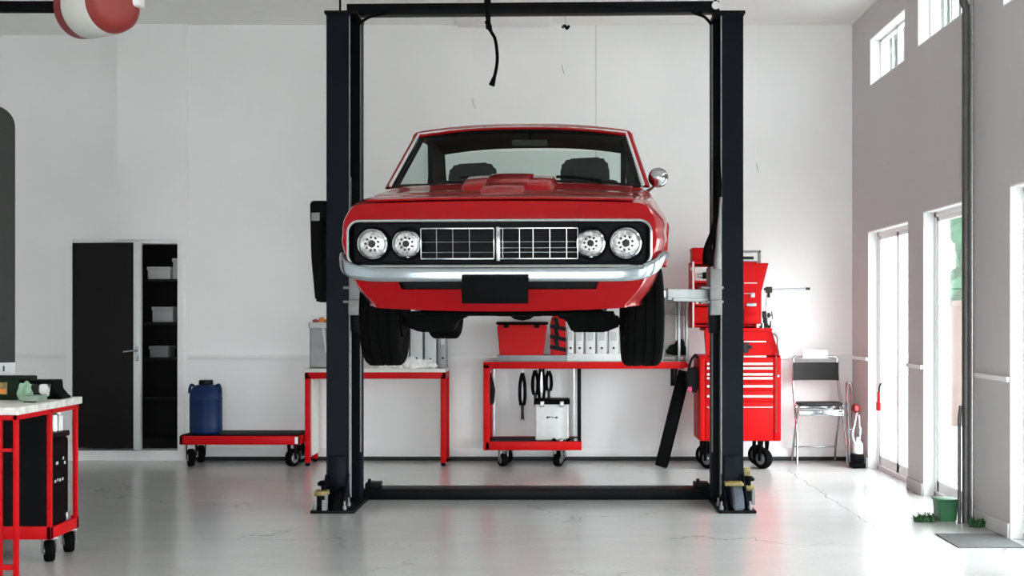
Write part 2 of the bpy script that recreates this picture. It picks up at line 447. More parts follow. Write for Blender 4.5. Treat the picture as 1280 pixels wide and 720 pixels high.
# dark door leaf with silver edge, jamb, little room behind
fr = MB()
fr.box((DX1 - .075, YB - .03, .10), (DX1, YB + WT, DZ1), .004).box((DX0, YB - .0, DZ1 - .05), (DX1, YB + WT, DZ1), .004)
dfr = struct('door_6', fr, M['white'])
HX = DX0 + .02; ang = R(-7)
mt = Matrix.Translation((HX, YB + .02, 0)) @ Matrix.Rotation(ang, 4, 'Z')
LW = .735
obj('leaf', MB().box((0, -.045, .135), (LW - .075, 0, DZ1 - .045), .003, mtx=mt), M['doordark'], dfr)
obj('leaf_edge', MB().box((LW - .075, -.048, .12), (LW, .003, DZ1 - .04), .004, mtx=mt), M['alu'], dfr)
hb = MB().cyl((LW - .035, -.048, 1.14), (LW - .035, -.085, 1.14), .012, mtx=mt).tube([(LW - .035, -.085, 1.14), (LW - .08, -.09, 1.135), (LW - .16, -.088, 1.125)], .011, 8, 4, mtx=mt)
hb.box((LW - .055, -.054, 1.03), (LW - .018, -.046, 1.18), .004, mtx=mt).cyl((LW - .035, -.05, 1.06), (LW - .035, -.068, 1.06), .014, mtx=mt)
obj('handle', hb, M['chrome'], dfr)
# store room
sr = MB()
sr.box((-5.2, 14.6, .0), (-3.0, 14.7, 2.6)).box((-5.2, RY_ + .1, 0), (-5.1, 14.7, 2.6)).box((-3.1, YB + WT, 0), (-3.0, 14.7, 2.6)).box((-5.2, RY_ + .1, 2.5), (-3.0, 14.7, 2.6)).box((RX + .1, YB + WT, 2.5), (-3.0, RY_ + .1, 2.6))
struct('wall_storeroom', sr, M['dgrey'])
sh = thing('storage_shelf', 'dark shelving unit seen through the half open door', 'shelf', (-4.1, 13.0, 0))
for x in (-4.75, -3.45):
    for yy in (12.85, 13.25): obj('upright', MB().box((x - .02, yy - .02, 0), (x + .02, yy + .02, 2.2)), M['black'], sh)
for z in (.60, 1.02, 1.40, 1.86): obj('shelf_board', MB().box((-4.77, 12.83, z), (-3.43, 13.27, z + .025)), M['dgrey'], sh)
for i, (x, z, w, h, m, lb) in enumerate([(-4.26, 1.426, .22, .16, 'lgrey', 'grey box on the third shelf behind the half open door'), (-4.30, 1.886, .24, .13, 'paper', 'pale grey carton on the top shelf behind the half open door'), (-4.30, 1.046, .20, .12, 'grey', 'dark box low on the shelving behind the half open door'), (-4.10, 1.886, .10, .22, 'paper', 'tilted white card on the top shelf behind the half open door')]):
    solo('storage_box', MB().box((x - w / 2, 12.86, z), (x + w / 2, 13.1, z + h), .01).box((x - w / 2 - .006, 12.854, z + h - .035), (x + w / 2 + .006, 13.106, z + h + .004), .004), M[m], lb, 'box', 'boxes on the storeroom shelves')

# ------------------------------------------------------------------ outside
struct('ground_outside', MB().box((XR + WT, -12, -.2), (30, 30, -.02)).box((-20, -16, -.2), (XR + WT, YF - WT, -.02)), M['paving'])
def bush(x, y, r, h, seed, label):
    t = thing('shrub', label, 'shrub', (x, y, -.02), 'shrubs outside the glazed doors')
    mb = MB(); rd = random.Random(seed)
    for k in range(9): mb.blob((x + rd.uniform(-r, r) * .6, y + rd.uniform(-r, r) * .6, h * rd.uniform(.35, .85)), r * rd.uniform(.4, .6), seed + k, .35, 3)
    obj('foliage', mb, M['hedge'], t)
    obj('trunk', MB().cyl((x, y, -.02), (x, y, h * .5), .06, .04), M['under'], t)
bush(5.95, 17.5, .42, 3.3, 3, 'pale green tree outside, seen through the second glazed door from the back')
mbw = MB().box((5.30, 16.4, -.02), (6.1, 16.6, 1.62)).box((5.44, 16.36, 1.62), (6.13, 16.64, 1.70))
solo('garden_wall', mbw, M['outwall'], 'pinkish garden wall outside, seen through the second glazed door', 'wall')
# ================================================================== two post lift
LIFT = thing('two_post_lift', 'tall black two-post car lift holding up the red car', 'car lift', (-0.2, 9.55, 0))
def post(side):
    s = -1 if side < 0 else 1
    xo, xi, xb = (-1.83, -1.648, -1.604) if s < 0 else (1.436, 1.262, 1.225)
    t = .035 * (1 if s < 0 else -1)
    poly = [(xo, 9.40), (xi, 9.40), (xi, 9.435), (xo + t, 9.435), (xo + t, 9.70), (xb, 9.70), (xb, 9.735), (xo, 9.735)]
    mb = MB().prism(poly, 'z', 0.02, 3.86)
    # lips of the channel
    mb.box((xb - .012, 9.66, 0.02), (xb + .012, 9.735, 3.86))
    p = obj('post', mb, M['navy'], LIFT)
    o = -.02 * s
    obj('top_cap', MB().box((min(xo, xb) - .015, 9.385, 3.86), (max(xo, xb) + .015, 9.75, 3.885), .004), M['black'], p)
    fa, fb = (xo + .02, xi - .02) if s < 0 else (xi + .02, xo - .03)
    obj('foot_plate', MB().box((fa, 9.382, .02), (fb, 9.41, .40), .008), M['navy'], p)
    for ex, ey in ((xi, 9.395), (xb, 9.655)):
        obj('edge_cable', MB().cyl((ex, ey, .10 if ey < 9.5 else .4), (ex, ey, 3.84), .0055, n=8), M['greypaint'], p)
    # lifting cylinder and chain in the channel
    xm = (xi + xo) / 2 - s * .045
    obj('lift_cylinder', MB().cyl((xm, 9.57, .05), (xm, 9.57, 2.6), .032, n=14).cyl((xm, 9.57, 2.6), (xm, 9.57, 3.7), .018, n=12), M['greypaint'], p)
    # base
    bp = MB().box((min(xo, xi) - .06, 9.07, 0), (max(xo, xb) + .05, 9.86, .022), .004)
    b = obj('base_plate', bp, M['black'], LIFT)
    for gx in ((xo + .0, xi - .012) if s < 0 else (xi + .0, xo - .012)):
        obj('gusset', MB().prism([(9.10, .022), (9.40, .022), (9.40, .26), (9.36, .26)], 'x', gx, gx + .014), M['navy'], b)
    for bx in (min(xo, xi) - .035, max(xo, xi) + .01):
        for by in (9.12, 9.3, 9.8):
            obj('anchor_bolt', MB().cyl((bx, by, .02), (bx, by, .05), .016, n=6).cyl((bx, by, .05), (bx, by, .085), .008, n=8), M['greypaint'], b)
    return p
post(-1); post(1)
# front foot guides: left with a yellow-topped pad, right with the rounded steel bracket
def pad_stand(x, y, nm):
    q = obj(nm, MB().cyl((x, y, .022), (x, y, .125), .042, n=16).cyl((x, y, .125), (x, y, .15), .03, n=14), M['black'], LIFT)
    obj('yellow_collar', MB().box((x - .055, y - .05, .125), (x + .05, y + .05, .165), .01), M['yellow'], q)
    obj('knob', MB().cyl((x + .01, y + .01, .165), (x + .01, y + .01, .20), .02).lathe([(0, .0), (.045, .005), (.05, .022), (.03, .04), (0, .042)], (x + .01, y + .01, .195), 16), M['plastic'], q)
    obj('steel_strap', MB().box((x + .03, y - .058, .02), (x + .052, y - .046, .14)), M['greypaint'], q)
pad_stand(-1.815, 9.16, 'adapter_stand')
pad_stand(1.47, 9.42, 'adapter_stand')
q = obj('foot_bracket', MB().prism([(9.08, .022), (9.36, .022), (9.36, .20), (9.24, .19), (9.15, .15), (9.10, .09)], 'x', 1.315, 1.40, .012), M['bluegrey'], LIFT)
obj('yellow_strip', MB().box((1.27, 9.22, .185), (1.415, 9.36, .21), .006), M['yellow'], q)
obj('yellow_bracket', MB().box((1.445, 9.44, .03), (1.50, 9.47, .30), .006).box((1.44, 9.44, .2), (1.52, 9.5, .235), .006), M['yellow'], LIFT)
q = obj('foot_block', MB().prism([(9.09, .022), (9.36, .022), (9.36, .16), (9.2, .13), (9.11, .07)], 'x', -1.73, -1.665, .01), M['black'], LIFT)
obj('steel_strap', MB().box((-1.80, 9.075, .022), (-1.77, 9.085, .10)), M['greypaint'], q)
# cross members
obj('floor_beam', MB().box((-1.604, 9.745, 0), (1.225, 9.98, .085), .006), M['black'], LIFT)
for x0 in (-1.59, 1.10):
    obj('beam_clamp', MB().box((x0, 9.78, .085), (x0 + .12, 9.94, .13), .006).cyl((x0 + .03, 9.83, .13), (x0 + .03, 9.83, .16), .014, n=6), M['black'], LIFT)
mt = Matrix.Translation((0, 0, 3.95)) @ Matrix.Rotation(-R(.45), 4, 'Y')
ob = obj('overhead_beam', MB().box((-1.70, 9.56, -.04), (1.27, 9.68, .045), .004, mtx=mt), M['black'], LIFT)
obj('end_bolt', MB().cyl((1.24, 9.54, 3.965), (1.24, 9.56, 3.965), .032, n=14), M['white'], ob)
for s, x in ((-1, -1.60), (1, 1.20)):
    d = .2 if s < 0 else -.12
    obj('safety_switch', MB().tube([(x, 9.5, 3.80), (x + d * .45, 9.5, 3.86), (x + d, 9.5, 3.885), (x + d * 1.3, 9.5, 3.905)], .012, 8, 3).box((x + d - .02, 9.49, 3.885), (x + d + .05, 9.52, 3.915), .005), M['plastic'], ob)
for xa_, xb_, zz_ in ((-1.665, -1.62, 3.93), (1.225, 1.265, 3.95)): obj('upright_stub', MB().box((xa_, 9.56, 3.85), (xb_, 9.68, zz_)), M['black'], ob)
# supply cables to the ceiling
for x in (-1.77, 1.24):
    obj('supply_cable', MB().tube([(x, 9.62, 3.87), (x + .008, 9.62, 4.0), (x - .006, 9.62, 4.2), (x, 9.62, 4.5)], .009, 8, 4), M['plastic'], LIFT)
# carriages and arms
ARMZ = (1.60, 1.70)
for s in (-1, 1):
    xi = -1.648 if s < 0 else 1.262
    a, b = (xi + .002, xi + .09) if s < 0 else (xi - .09, xi - .002)
    cb = MB().box((a, 9.36, 1.58), (b, 9.62, 1.88), .008).box((min(a, xi - .02 * s), 9.33, 1.50), (max(b, xi), 9.40, 1.62), .006)
    c = obj('carriage', cb, M['greypaint'], LIFT)
    obj('slide_block', MB().box((a + .01, 9.44, 1.36), (b - .01, 9.6, 2.02), .006), M['black'], c)
    piv = Vector((a - .02 if s > 0 else b + .02, 9.47, 0))
    obj('pivot_bracket', MB().box((min(a, piv.x) - .05, 9.38, 1.595), (max(b, piv.x) + .02, 9.56, 1.615), .004).box((min(a, piv.x) - .05, 9.38, 1.705), (max(b, piv.x) + .02, 9.56, 1.725), .004), M['greypaint'], c)
    for tip, zt in ((Vector((-.27 + s * .84, 8.72, 0)), 1.735), (Vector((-.22 + s * .84, 10.15, 0)), 1.81)):
        d = (tip - piv); L_ = d.length; an = math.atan2(d.y, d.x)
        m4 = Matrix.Translation((piv.x, piv.y, 0)) @ Matrix.Rotation(an, 4, 'Z')
        ar = obj('arm', MB().box((-.04, -.05, ARMZ[0] + .015), (L_ * .66, .05, ARMZ[1]), .006, mtx=m4).box((-.04, -.06, ARMZ[0] + .005), (L_ * .6, .06, ARMZ[0] + .03), .004, mtx=m4), M['greypaint'], LIFT)
        obj('arm_extension', MB().box((L_ * .5, -.036, ARMZ[0] + .028), (L_ + .05, .036, ARMZ[1] - .012), .005, mtx=m4), M['steel'], ar)
        obj('lift_pad', MB().cyl((tip.x, tip.y, ARMZ[1] - .03), (tip.x, tip.y, zt - .03), .03, n=16).cyl((tip.x, tip.y, zt - .03), (tip.x, tip.y, zt), .055, n=20, bev=.005), M['rubber'], ar)
# hose from right post down to its carriage
obj('hydraulic_hose', MB().tube([(1.245, 9.42, 2.75), (1.24, 9.40, 2.45), (1.215, 9.38, 2.2), (1.15, 9.38, 2.02), (1.14, 9.38, 1.90)], .028, 10, 5), M['rubber'], LIFT)
obj('hose_sleeve', MB().tube([(1.255, 9.36, 2.42), (1.235, 9.35, 2.1), (1.225, 9.35, 1.86)], [.012, .02, .03], 10, 4), M['greypaint'], LIFT)
# power unit on the outside of the left post
pu = obj('power_unit', MB().prism([(-1.965, 2.385), (-1.955, 2.40), (-1.83, 2.40), (-1.83, 2.28), (-1.865, 2.24), (-1.868, 1.74), (-1.835, 1.70), (-1.83, 1.61), (-1.90, 1.60), (-1.925, 1.62), (-1.955, 1.95), (-1.962, 2.2)], 'y', 9.42, 9.62, .012), M['plastic'], LIFT)
obj('switch_plate', MB().box((-1.952, 9.412, 2.24), (-1.885, 9.421, 2.305), .006).box((-1.94, 9.404, 2.255), (-1.91, 9.413, 2.29), .004), M['greypaint'], pu)

# ================================================================== car
CAR = thing('car', 'red vintage muscle car raised on the black two-post lift', 'car')
T0 = Vector((-.367, 7.1, 1.54)); CR = Euler((R(3), 0, R(-3)), 'XYZ')
CAR.rotation_euler = CR
CAR.location = T0 + CR.to_matrix() @ Vector((0, 2.3, 0))
def cp(name, mb, m, parent=None, **k):
    mb_me = Matrix.Translation((0, -2.3, 0)); bmesh.ops.transform(mb.bm, matrix=mb_me, verts=mb.bm.verts)
    return obj(name, mb, m, parent or CAR, world=False, **k)
def lerp_tab(tab, y):
    for (a, va), (b, vb) in zip(tab, tab[1:]):
        if y <= b:
            t = max(0, (y - a) / (b - a)); t = t * t * (3 - 2 * t) if True else t
            return va + (vb - va) * t
    return tab[-1][1]
TB = {
 'zb': [(0, 0.0), (.5, .0), (1.3, .06), (1.7, .10), (3.3, .10), (3.9, .12), (4.7, .16)],
 'hb': [(0, .765), (.3, .84), (.9, .88), (3.6, .88), (4.2, .84), (4.7, .76)],
 'hm': [(0, .945), (.25, .985), (.7, 1.02), (1.1, 1.01), (1.6, .985), (2.6, .985), (3.5, 1.02), (4.2, .99), (4.7, .93)],
 'zm': [(0, .40), (1.5, .42), (3.0, .48), (4.7, .5)],
 'zs': [(0, .615), (.15, .640), (.5, .675), (1.25, .755), (2.5, .77), (3.3, .80), (4.0, .79), (4.7, .70)],
 'hs': [(0, .885), (.3, .90), (.9, .915), (1.6, .895), (2.8, .88), (3.6, .90), (4.7, .84)],
 'zc': [(0, .635), (.15, .660), (.5, .705), (1.25, .797), (2.95, .82), (3.3, .84), (4.2, .80), (4.7, .69)],
}
P = lambda k, y: lerp_tab(TB[k], y)
def nose_y(x, z):
    return .065 * abs(x / .95) ** 3 + max(0, z - .53) * .25 + max(0, .17 - z) * .45
def nw(y):
    t = min(1, max(0, y / .6)); return 1 - t * t * (3 - 2 * t)
def top_z(x, y):
    hs = P('hs', y); f = min(1, abs(x) / hs); return P('zc', y) + (P('zs', y) + .005 - P('zc', y)) * f * f
def half_ring(y):
    zb, hb, hm, zm, zs, hs = (P(k, y) for k in ('zb', 'hb', 'hm', 'zm', 'zs', 'hs'))
    if y < .02: hm -= .012; hs -= .012; hb -= .012
    key = [(0, zb), (hb * .5, zb), (hb - .035, zb), (hb, zb + .022), (hb + (hm - hb) * .55, zb + (zm - zb) * .36), (hm, zm - .03), (hm, zm + .04), (hm - .004, zm + (zs - zm) * .5), (hs + .028, zs - .045), (hs - .0, zs - .008), (hs - .045, zs + .006)]
    pts = []
    for i in range(len(key) - 1):
        p0, p1, p2, p3 = key[max(0, i - 1)], key[i], key[i + 1], key[min(len(key) - 1, i + 2)]
        sub = 3 if 2 <= i else 1
        for j in range(sub):
            u = j / sub
            f = lambda a, b, c, d: 0.5 * (2 * b + (c - a) * u + (2 * a - 5 * b + 4 * c - d) * u * u + (3 * b - a - 3 * c + d) * u ** 3)
            pts.append((f(p0[0], p1[0], p2[0], p3[0]), f(p0[1], p1[1], p2[1], p3[1])))
    pts.append(key[-1])
    if 1.285 < y < 2.96:
        pts += [(hs - .09, zs + .0), (hs - .11, zs - .06), (hs - .13, .40), (hs * .4, .38), (0, .38)]
    else:
        for f in (.86, .66, .44, .22, 0): pts.append((hs * f, top_z(hs * f, y)))
    return pts
YS = [0, .03, .08, .15, .25, .4, .55, .7, .85, 1.0, 1.15, 1.265, 1.29, 1.5, 1.75, 2.0, 2.3, 2.6, 2.8, 2.95, 2.965, 3.2, 3.45, 3.7, 3.95, 4.2, 4.45, 4.6, 4.68]
bmx = bmesh.new(); rings = []
for y in YS:
    h = half_ring(y); n = len(h)
    full = h + [(-x, z) for x, z in reversed(h[1:-1])]
    rings.append(([bmx.verts.new((x, y, z)) for x, z in full], n))
NR = len(rings[0][0]); n = rings[0][1]
for (A, _), (B_, _) in zip(rings, rings[1:]):
    for j in range(NR): bmx.faces.new((A[j], A[(j + 1) % NR], B_[(j + 1) % NR], B_[j]))
def cap(ring):
    C_ = 9; L_ = []
    for i in range(n):
        a = ring[i]; b = ring[(NR - i) % NR]
        if a is b: L_.append([a]); continue
        row = [a] + [bmx.verts.new(a.co.lerp(b.co, k / C_)) for k in range(1, C_)] + [b]; L_.append(row)
    for r0, r1 in zip(L_, L_[1:]):
        if len(r0) == 1:
            for k in range(C_): bmx.faces.new((r0[0], r1[k], r1[k + 1]))
        elif len(r1) == 1:
            for k in range(C_): bmx.faces.new((r0[k], r1[0], r0[k + 1]))
        else:
            for k in range(C_): bmx.faces.new((r0[k], r1[k], r1[k + 1], r0[k + 1]))
cap(rings[0][0]); cap(rings[-1][0])
for v in bmx.verts:
    if v.co.z < .06: v.co.z -= nw(v.co.y) * .022 * max(0, 1 - (v.co.x / .78) ** 2)
    v.co.y += nw(v.co.y) * nose_y(v.co.x, v.co.z)
bmesh.ops.recalc_face_normals(bmx, faces=bmx.faces)
body = MB(); body.bm.free(); body.bm = bmx
def rrect(x0, x1, z0, z1, r, k=6):
    out = []
    for cx, cz, a0 in ((x1 - r, z1 - r, 0), (x0 + r, z1 - r, 90), (x0 + r, z0 + r, 180), (x1 - r, z0 + r, 270)):
        for i in range(k + 1):
            a = R(a0 + 90 * i / k); out.append((cx + r * math.cos(a), cz + r * math.sin(a)))
    return out
GZ0, GZ1, GX = .250, .520, .905
cut = [MB().prism(rrect(-GX, GX, GZ0, GZ1, .07), 'y', -.3, .20),
       MB().prism([(-.58, .112), (-.60, .165), (.60, .165), (.58, .112)], 'y', -.3, .14)]
WHEELS = [(-.86, .95, -.085), (.86, .95, -.085), (-.86, 3.68, -.10), (.86, 3.68, -.10)]
for x, y, z in WHEELS:
    s = 1 if x > 0 else -1
    cut.append(MB().cyl((s * .56, y, .10), (s * 1.3, y, .10), .40, n=40))
body = apply_boolean(body, cut)
body.bm.faces.ensure_lookup_table()
for f in body.bm.faces:
    c = f.calc_center_median(); f.material_index = 0
    if 1.28 < c.y < 3.0 and abs(c.x) < .805 and c.z > .3 and (c.z < P('zs', c.y) - .012): f.material_index = 1
    elif c.y < .21 and abs(c.x) < GX + .001 and GZ0 - .001 < c.z < GZ1 + .001 and c.y > nose_y(c.x, c.z) + .02: f.material_index = 2
    elif c.y < .15 and abs(c.x) < .6 and .11 < c.z < .167 and c.y > nose_y(c.x, c.z) + .02: f.material_index = 2
    elif c.z < .2 and f.normal.z < -.8: f.material_index = 3
    else:
        for x, y, z in WHEELS:
            if math.hypot(c.y - y, c.z - .10) < .398 and abs(c.x) < .93: f.material_index = 3
BODY = cp('body', body, [M['carred'], M['interior'], M['mesh'], M['under']], sharp=32)

# hood with scoop
rows = []
for i in range(15):
    y = .045 + (1.215 - .045) * i / 14
    rows.append([(x, y + nw(y) * nose_y(x, top_z(x, y)), top_z(x, y) + .007) for x in [(-.80 + 1.6 * j / 16) for j in range(17)]])
HOOD = cp('hood', MB().grid(rows, thick=-.012), M['carred'], sharp=40)
rows = []
for i in range(25):
    t = i / 24; y = .14 + .94 * t
    wid = .135 + .03 * t
    h = .070 * min(1, t * 1.5) ** .9
    y_ = y + nw(y) * .07
    s_ = []
    for f, g in ((-1.05, -.02), (-1, .0), (-.90, .9), (-.86, 1), (-.4, 1.03), (0, 1.04), (.4, 1.03), (.86, 1), (.90, .9), (1, .0), (1.05, -.02)):
        x = f * wid; s_.append((x - .01, y_, top_z(x, y) + .008 + h * g ))
    rows.append(s_)
SCOOP = cp('hood_scoop', MB().grid(rows), M['carred'], HOOD, sharp=50)
rows = []
for t, w, h in ((0, .270, -.002), (.05, .285, .034), (.16, .300, .054), (.42, .312, .068), (.8, .315, .066), (1, .30, -.002)):
    y = .60 + .50 * t
    rows.append([(f * w - .01, y - (.05 * (1 - abs(f)) if t < .3 else 0), top_z(f * w, y) + .008 + h * g) for f, g in ((-1, -.05), (-.97, .55), (-.9, .93), (-.6, 1), (0, 1), (.6, 1), (.9, .93), (.97, .55), (1, -.05))])
cp('scoop_block', MB().grid(rows), M['carred'], SCOOP, sharp=50)
# cowl and wipers
rows = []
for y, dz in ((1.205, -.015), (1.235, .006), (1.29, .012)):
    rows.append([(x, y - .06 * (1 - (x / .88) ** 2) * (0 if y < 1.21 else 1) , top_z(x, y) + dz) for x in [(-.87 + 1.74 * j / 12) for j in range(13)]])
cp('cowl', MB().grid(rows), M['carred'])
for s in (0, 1):
    x0 = .58 if s else -.08
    cp('wiper', MB().tube([(x0, 1.20, .822), (x0 - .16, 1.20, .842), (x0 - .30, 1.22, .850)], .010, 6, 3).cyl((x0, 1.20, .79), (x0, 1.20, .83), .016), M['plastic'])

# greenhouse
def ws(a, b):      # windshield point: a across -1..1, b up 0..1
    hw = .88 + (.762 - .88) * b
    y = 1.26 + (1.765 - 1.26) * b - .075 * (1 - a * a)
    z = .790 + (1.197 - .790) * b + .030 * (1 - a * a) * b + .005 * (1 - a * a)
    return (a * hw, y, z)
g = MB().grid([[ws(-1 + 2 * j / 12, i / 6) for j in range(13)] for i in range(7)])
cp('windshield', g, M['carglass'])
loop = [ws(a / 6, 0) for a in range(-6, 7)] + [ws(1, b / 5) for b in range(1, 6)] + [ws(a / 6, 1) for a in range(5, -7, -1)] + [ws(-1, b / 5) for b in range(4, 0, -1)]
arch = [ws(1, b / 5) for b in range(0, 6)] + [ws(a / 6, 1) for a in range(5, -7, -1)] + [ws(-1, b / 5) for b in range(4, -1, -1)]
cp('windshield_trim', MB().tube([(x * 1.0, y - .006, z + .004) for x, y, z in arch], .0105, 8), M['alu'])
inner = [(x * .965, y + .012, z + (-.02 if z > 1.1 else .0)) for x, y, z in loop]
cp('windshield_seal', MB().tube(inner, .017, 6, 0, closed=True), M['interior'])
for s in (-1, 1):
    pl = MB()
    rows = []
    for b in (0, .25, .5, .75, 1.0):
        x, y, z = ws(1, b)
        rows.append([(s * (x + .004), y - .008, z), (s * (x + .030), y + .004, z - .002), (s * (x + .046), y + .035, z - .008), (s * (x + .040), y + .075, z - .014), (s * (x - .005), y + .07, z - .01), (s * (x + .004), y - .008, z)])
    pl.grid(rows)
    cp('pillar', pl, M['carred'], sharp=60)
    pr = [[(s * (q[0] - (.012)), q[1] + .012, q[2]) for q in [(ws(1, b)[0] - dx, ws(1, b)[1] + dy, ws(1, b)[2] - .01) for dx, dy in ((0, 0), (.03, .03), (.02, .075))]] for b in (0, .5, 1.0)]
    cp('pillar_trim', MB().grid(pr, thick=.004), M['interior'])
def roofz(x, y):
    f = min(1, abs(x) / .79)
    return 1.207 + .056 * (1 - f ** 2.5) + .026 * math.sin(math.pi * min(1, max(0, (y - 1.6) / 1.35))) - .05 * max(0, (y - 2.5) / .35) ** 2
xs = [-.815, -.805, -.785, -.74] + [(-.66 + 1.32 * j / 10) for j in range(11)] + [.74, .785, .805, .815]
rows = []
for i in range(13):
    y = 1.70 if i == 0 else (1.775 if i == 1 else 1.775 + 1.075 * (i - 1) / 11)
    rows.append([(x, y + (.045 * (abs(x) / .8) ** 2 if i == 0 else 0) - (.055 * (1 - (x / .8) ** 2) if i == 0 else 0), roofz(x, y) - (.0 if abs(x) < .75 else (.004 if abs(x) < .79 else (.022 if abs(x) < .81 else .048))) - (.036 if i == 0 else 0)) for x in xs])
cp('roof', MB().grid(rows, thick=.012), M['carred'], sharp=50)
rows = [[(x * (.985 if y < 1.8 else .97), y, roofz(x, y) - (.060 if y < 1.75 else .040)) for x in xs[2:-2]] for y in (1.735, 1.80, 2.0, 2.3, 2.6, 2.83)]
cp('headliner', MB().grid(rows, thick=-.006), M['interior'])
for s in (-1, 1):
    cpl = [[(s * .80, 2.42, 1.175), (s * .80, 2.62, 1.17), (s * .775, 2.86, 1.15)], [(s * .84, 2.66, 1.0), (s * .84, 2.86, 1.0), (s * .80, 3.08, 1.0)], [(s * .89, 2.86, .775), (s * .885, 3.1, .78), (s * .83, 3.42, .80)]]
    cp('rear_pillar', MB().grid(cpl, thick=.02), M['carred'])
    ctr = [[(s * (abs(x) - .035), y, z) for x, y, z in r] for r in cpl]
    cp('rear_pillar_trim', MB().grid(ctr, thick=.008), M['interior'])
    cp('side_glass', MB().grid([[(s * .885, 1.40, .77), (s * .885, 2.1, .77), (s * .885, 2.86, .775)], [(s * .80, 1.86, 1.17), (s * .80, 2.1, 1.175), (s * .80, 2.42, 1.175)]]), M['carglass'])
    cp('seat_belt', MB().box((s * .74 - .02, 2.15, .5), (s * .74 + .02, 2.17, 1.19)), M['interior'])
cp('rear_glass', MB().grid([[(x * .76, 2.86 + .05 * (1 - x * x), 1.150 + .02 * (1 - x * x)) for x in (-1, -.5, 0, .5, 1)], [(x * .80, 3.40 + .06 * (1 - x * x), .82) for x in (-1, -.5, 0, .5, 1)]]), M['carglass'])
cp('parcel_shelf', MB().box((-.80, 2.9, .70), (.80, 3.3, .775)), M['interior'])
# cabin
DASH = cp('dashboard', MB().box((-.76, 1.30, .50), (.76, 1.52, .765), .03), M['interior'])
cp('steering_wheel', MB().tube([(.42 + .175 * math.cos(a), 1.58 - .06 * math.sin(a), .66 + .155 * math.sin(a)) for a in [k * math.pi / 10 for k in range(20)]], .013, 8, 0, closed=True).cyl((.42, 1.5, .64), (.42, 1.58, .66), .03).box((.26, 1.57, .65), (.58, 1.59, .675), .006), M['plastic'])
for x, zt in ((-.405, 1.01), (.45, 1.045)):
    st = cp('seat', MB().box((x - .27, 1.65, .38), (x + .27, 2.15, .55), .05, 3).box((x - .27, 2.02, .5), (x + .27, 2.18, .88), .06, 3), M['seat'])
    hd = MB().prism([(x - .185, .80), (x - .185, zt - .075), (x - .165, zt - .03), (x - .12, zt - .005), (x, zt), (x + .12, zt + .006), (x + .165, zt - .02), (x + .185, zt - .07), (x + .19, .80)], 'y', 2.05, 2.15, .02)
    cp('headrest', hd, M['seat'], st)
cp('rear_bench', MB().box((-.70, 2.55, .38), (.70, 2.9, .70), .05, 3), M['seat'])
mr = cp('rearview_mirror', MB().box((-.07, 1.70, 1.10), (.19, 1.725, 1.15), .012), M['dgrey'])
cp('mirror_stem', MB().cyl((.06, 1.72, 1.14), (.06, 1.77, 1.225), .012), M['plastic'], mr)
# outside mirror on the driver's side
dm = cp('door_mirror', MB().lathe([(0, -.055), (.045, -.05), (.068, -.02), (.070, .01), (.055, .045), (.025, .065), (0, .07)], (0, 0, 0), 22, mtx=Matrix.Translation((.985, 1.43, .852)) @ Matrix.Rotation(R(90), 4, 'X')), M['chrome'])
cp('mirror_stalk', MB().tube([(.975, 1.43, .815), (.94, 1.45, .775), (.90, 1.46, .755)], .014, 8, 4), M['chrome'], dm)

# front end
GY = lambda x, z: nose_y(x, z)
fl = [(x, GY(x, z) - .004, z) for x, z in rrect(-GX, GX, GZ0, GZ1, .07, 8)]
# densify the long runs
def densify(p, d=.08, closed=True):
    out = []
    k = len(p)
    for i in range(k if closed else k - 1):
        a, b = Vector(p[i]), Vector(p[(i + 1) % k]); m_ = max(1, int((b - a).length / d))
        for j in range(m_):
            q = a.lerp(b, j / m_); q.y = GY(q.x, q.z) - .004; out.append(q)
    if not closed: out.append(Vector(p[-1]))
    return out
fl2 = densify(fl)
GR = cp('grille_surround', MB().tube(fl2, .0095, 8, 0, closed=True), M['chrome'], label='chrome grille surround')
cp('lower_moulding', MB().tube(densify([(-.86, 0, GZ0 - .006), (.86, 0, GZ0 - .006)], .08, False), .015, 8), M['chrome'], GR)
# black grille panel with bars
gp = MB().box((-.86, .135, .262), (.86, .16, .515))
GP = cp('grille', gp, M['mesh'])
def bar(x0, z0, x1, z1, r=.0048, y=.045): return MB().cyl((x0, y, z0), (x1, y, z1), r, n=8)
ub = lambda u: (u - 622.5) / 211
vb = lambda v: (385 - v) / 211
for s, xa, xb_, vs, hs_ in ((-1, 525, 617, (544.5, 565, 586), (302, 315)), (1, 625, 722, (628, 649, 666, 687, 708), (302, 309.5, 315))):
    r_ = .0075
    fm = MB()
    for v in (285, 323): fm.box((ub(xa), .032, vb(v) - .0045), (ub(xb_), .052, vb(v) + .0045), .002)
    e = xa if s < 0 else xb_
    for u in (xa, xb_): fm.box((ub(u) - .003, .034, vb(323)), (ub(u) + .003, .05, vb(285)), .001)
    fo = cp('grille_frame', fm, M['chrome'], GP)
    for u in vs: cp('grille_bar', bar(ub(u), vb(323), ub(u), vb(285), .0020 if s < 0 else .0030), M['chrome'] if s > 0 else M['steel'], GP)
    for v in hs_: cp('grille_bar', bar(ub(xa), vb(v), ub(xb_), vb(v), .0018 if s < 0 else .0030), M['chrome'] if s > 0 else M['steel'], GP)
    # fine blades behind
    fb = MB()
    for k in range(9):
        z = vb(323) + (vb(285) - vb(323)) * k / 8; fb.box((ub(xa), .07, z - .003), (ub(xb_), .10, z + .001))
    cp('grille_blade', fb, M['mesh'], GP)
cp('centre_post', MB().box((-.012, .015, vb(326)), (.014, .05, vb(283)), .005), M['chrome'], GP)
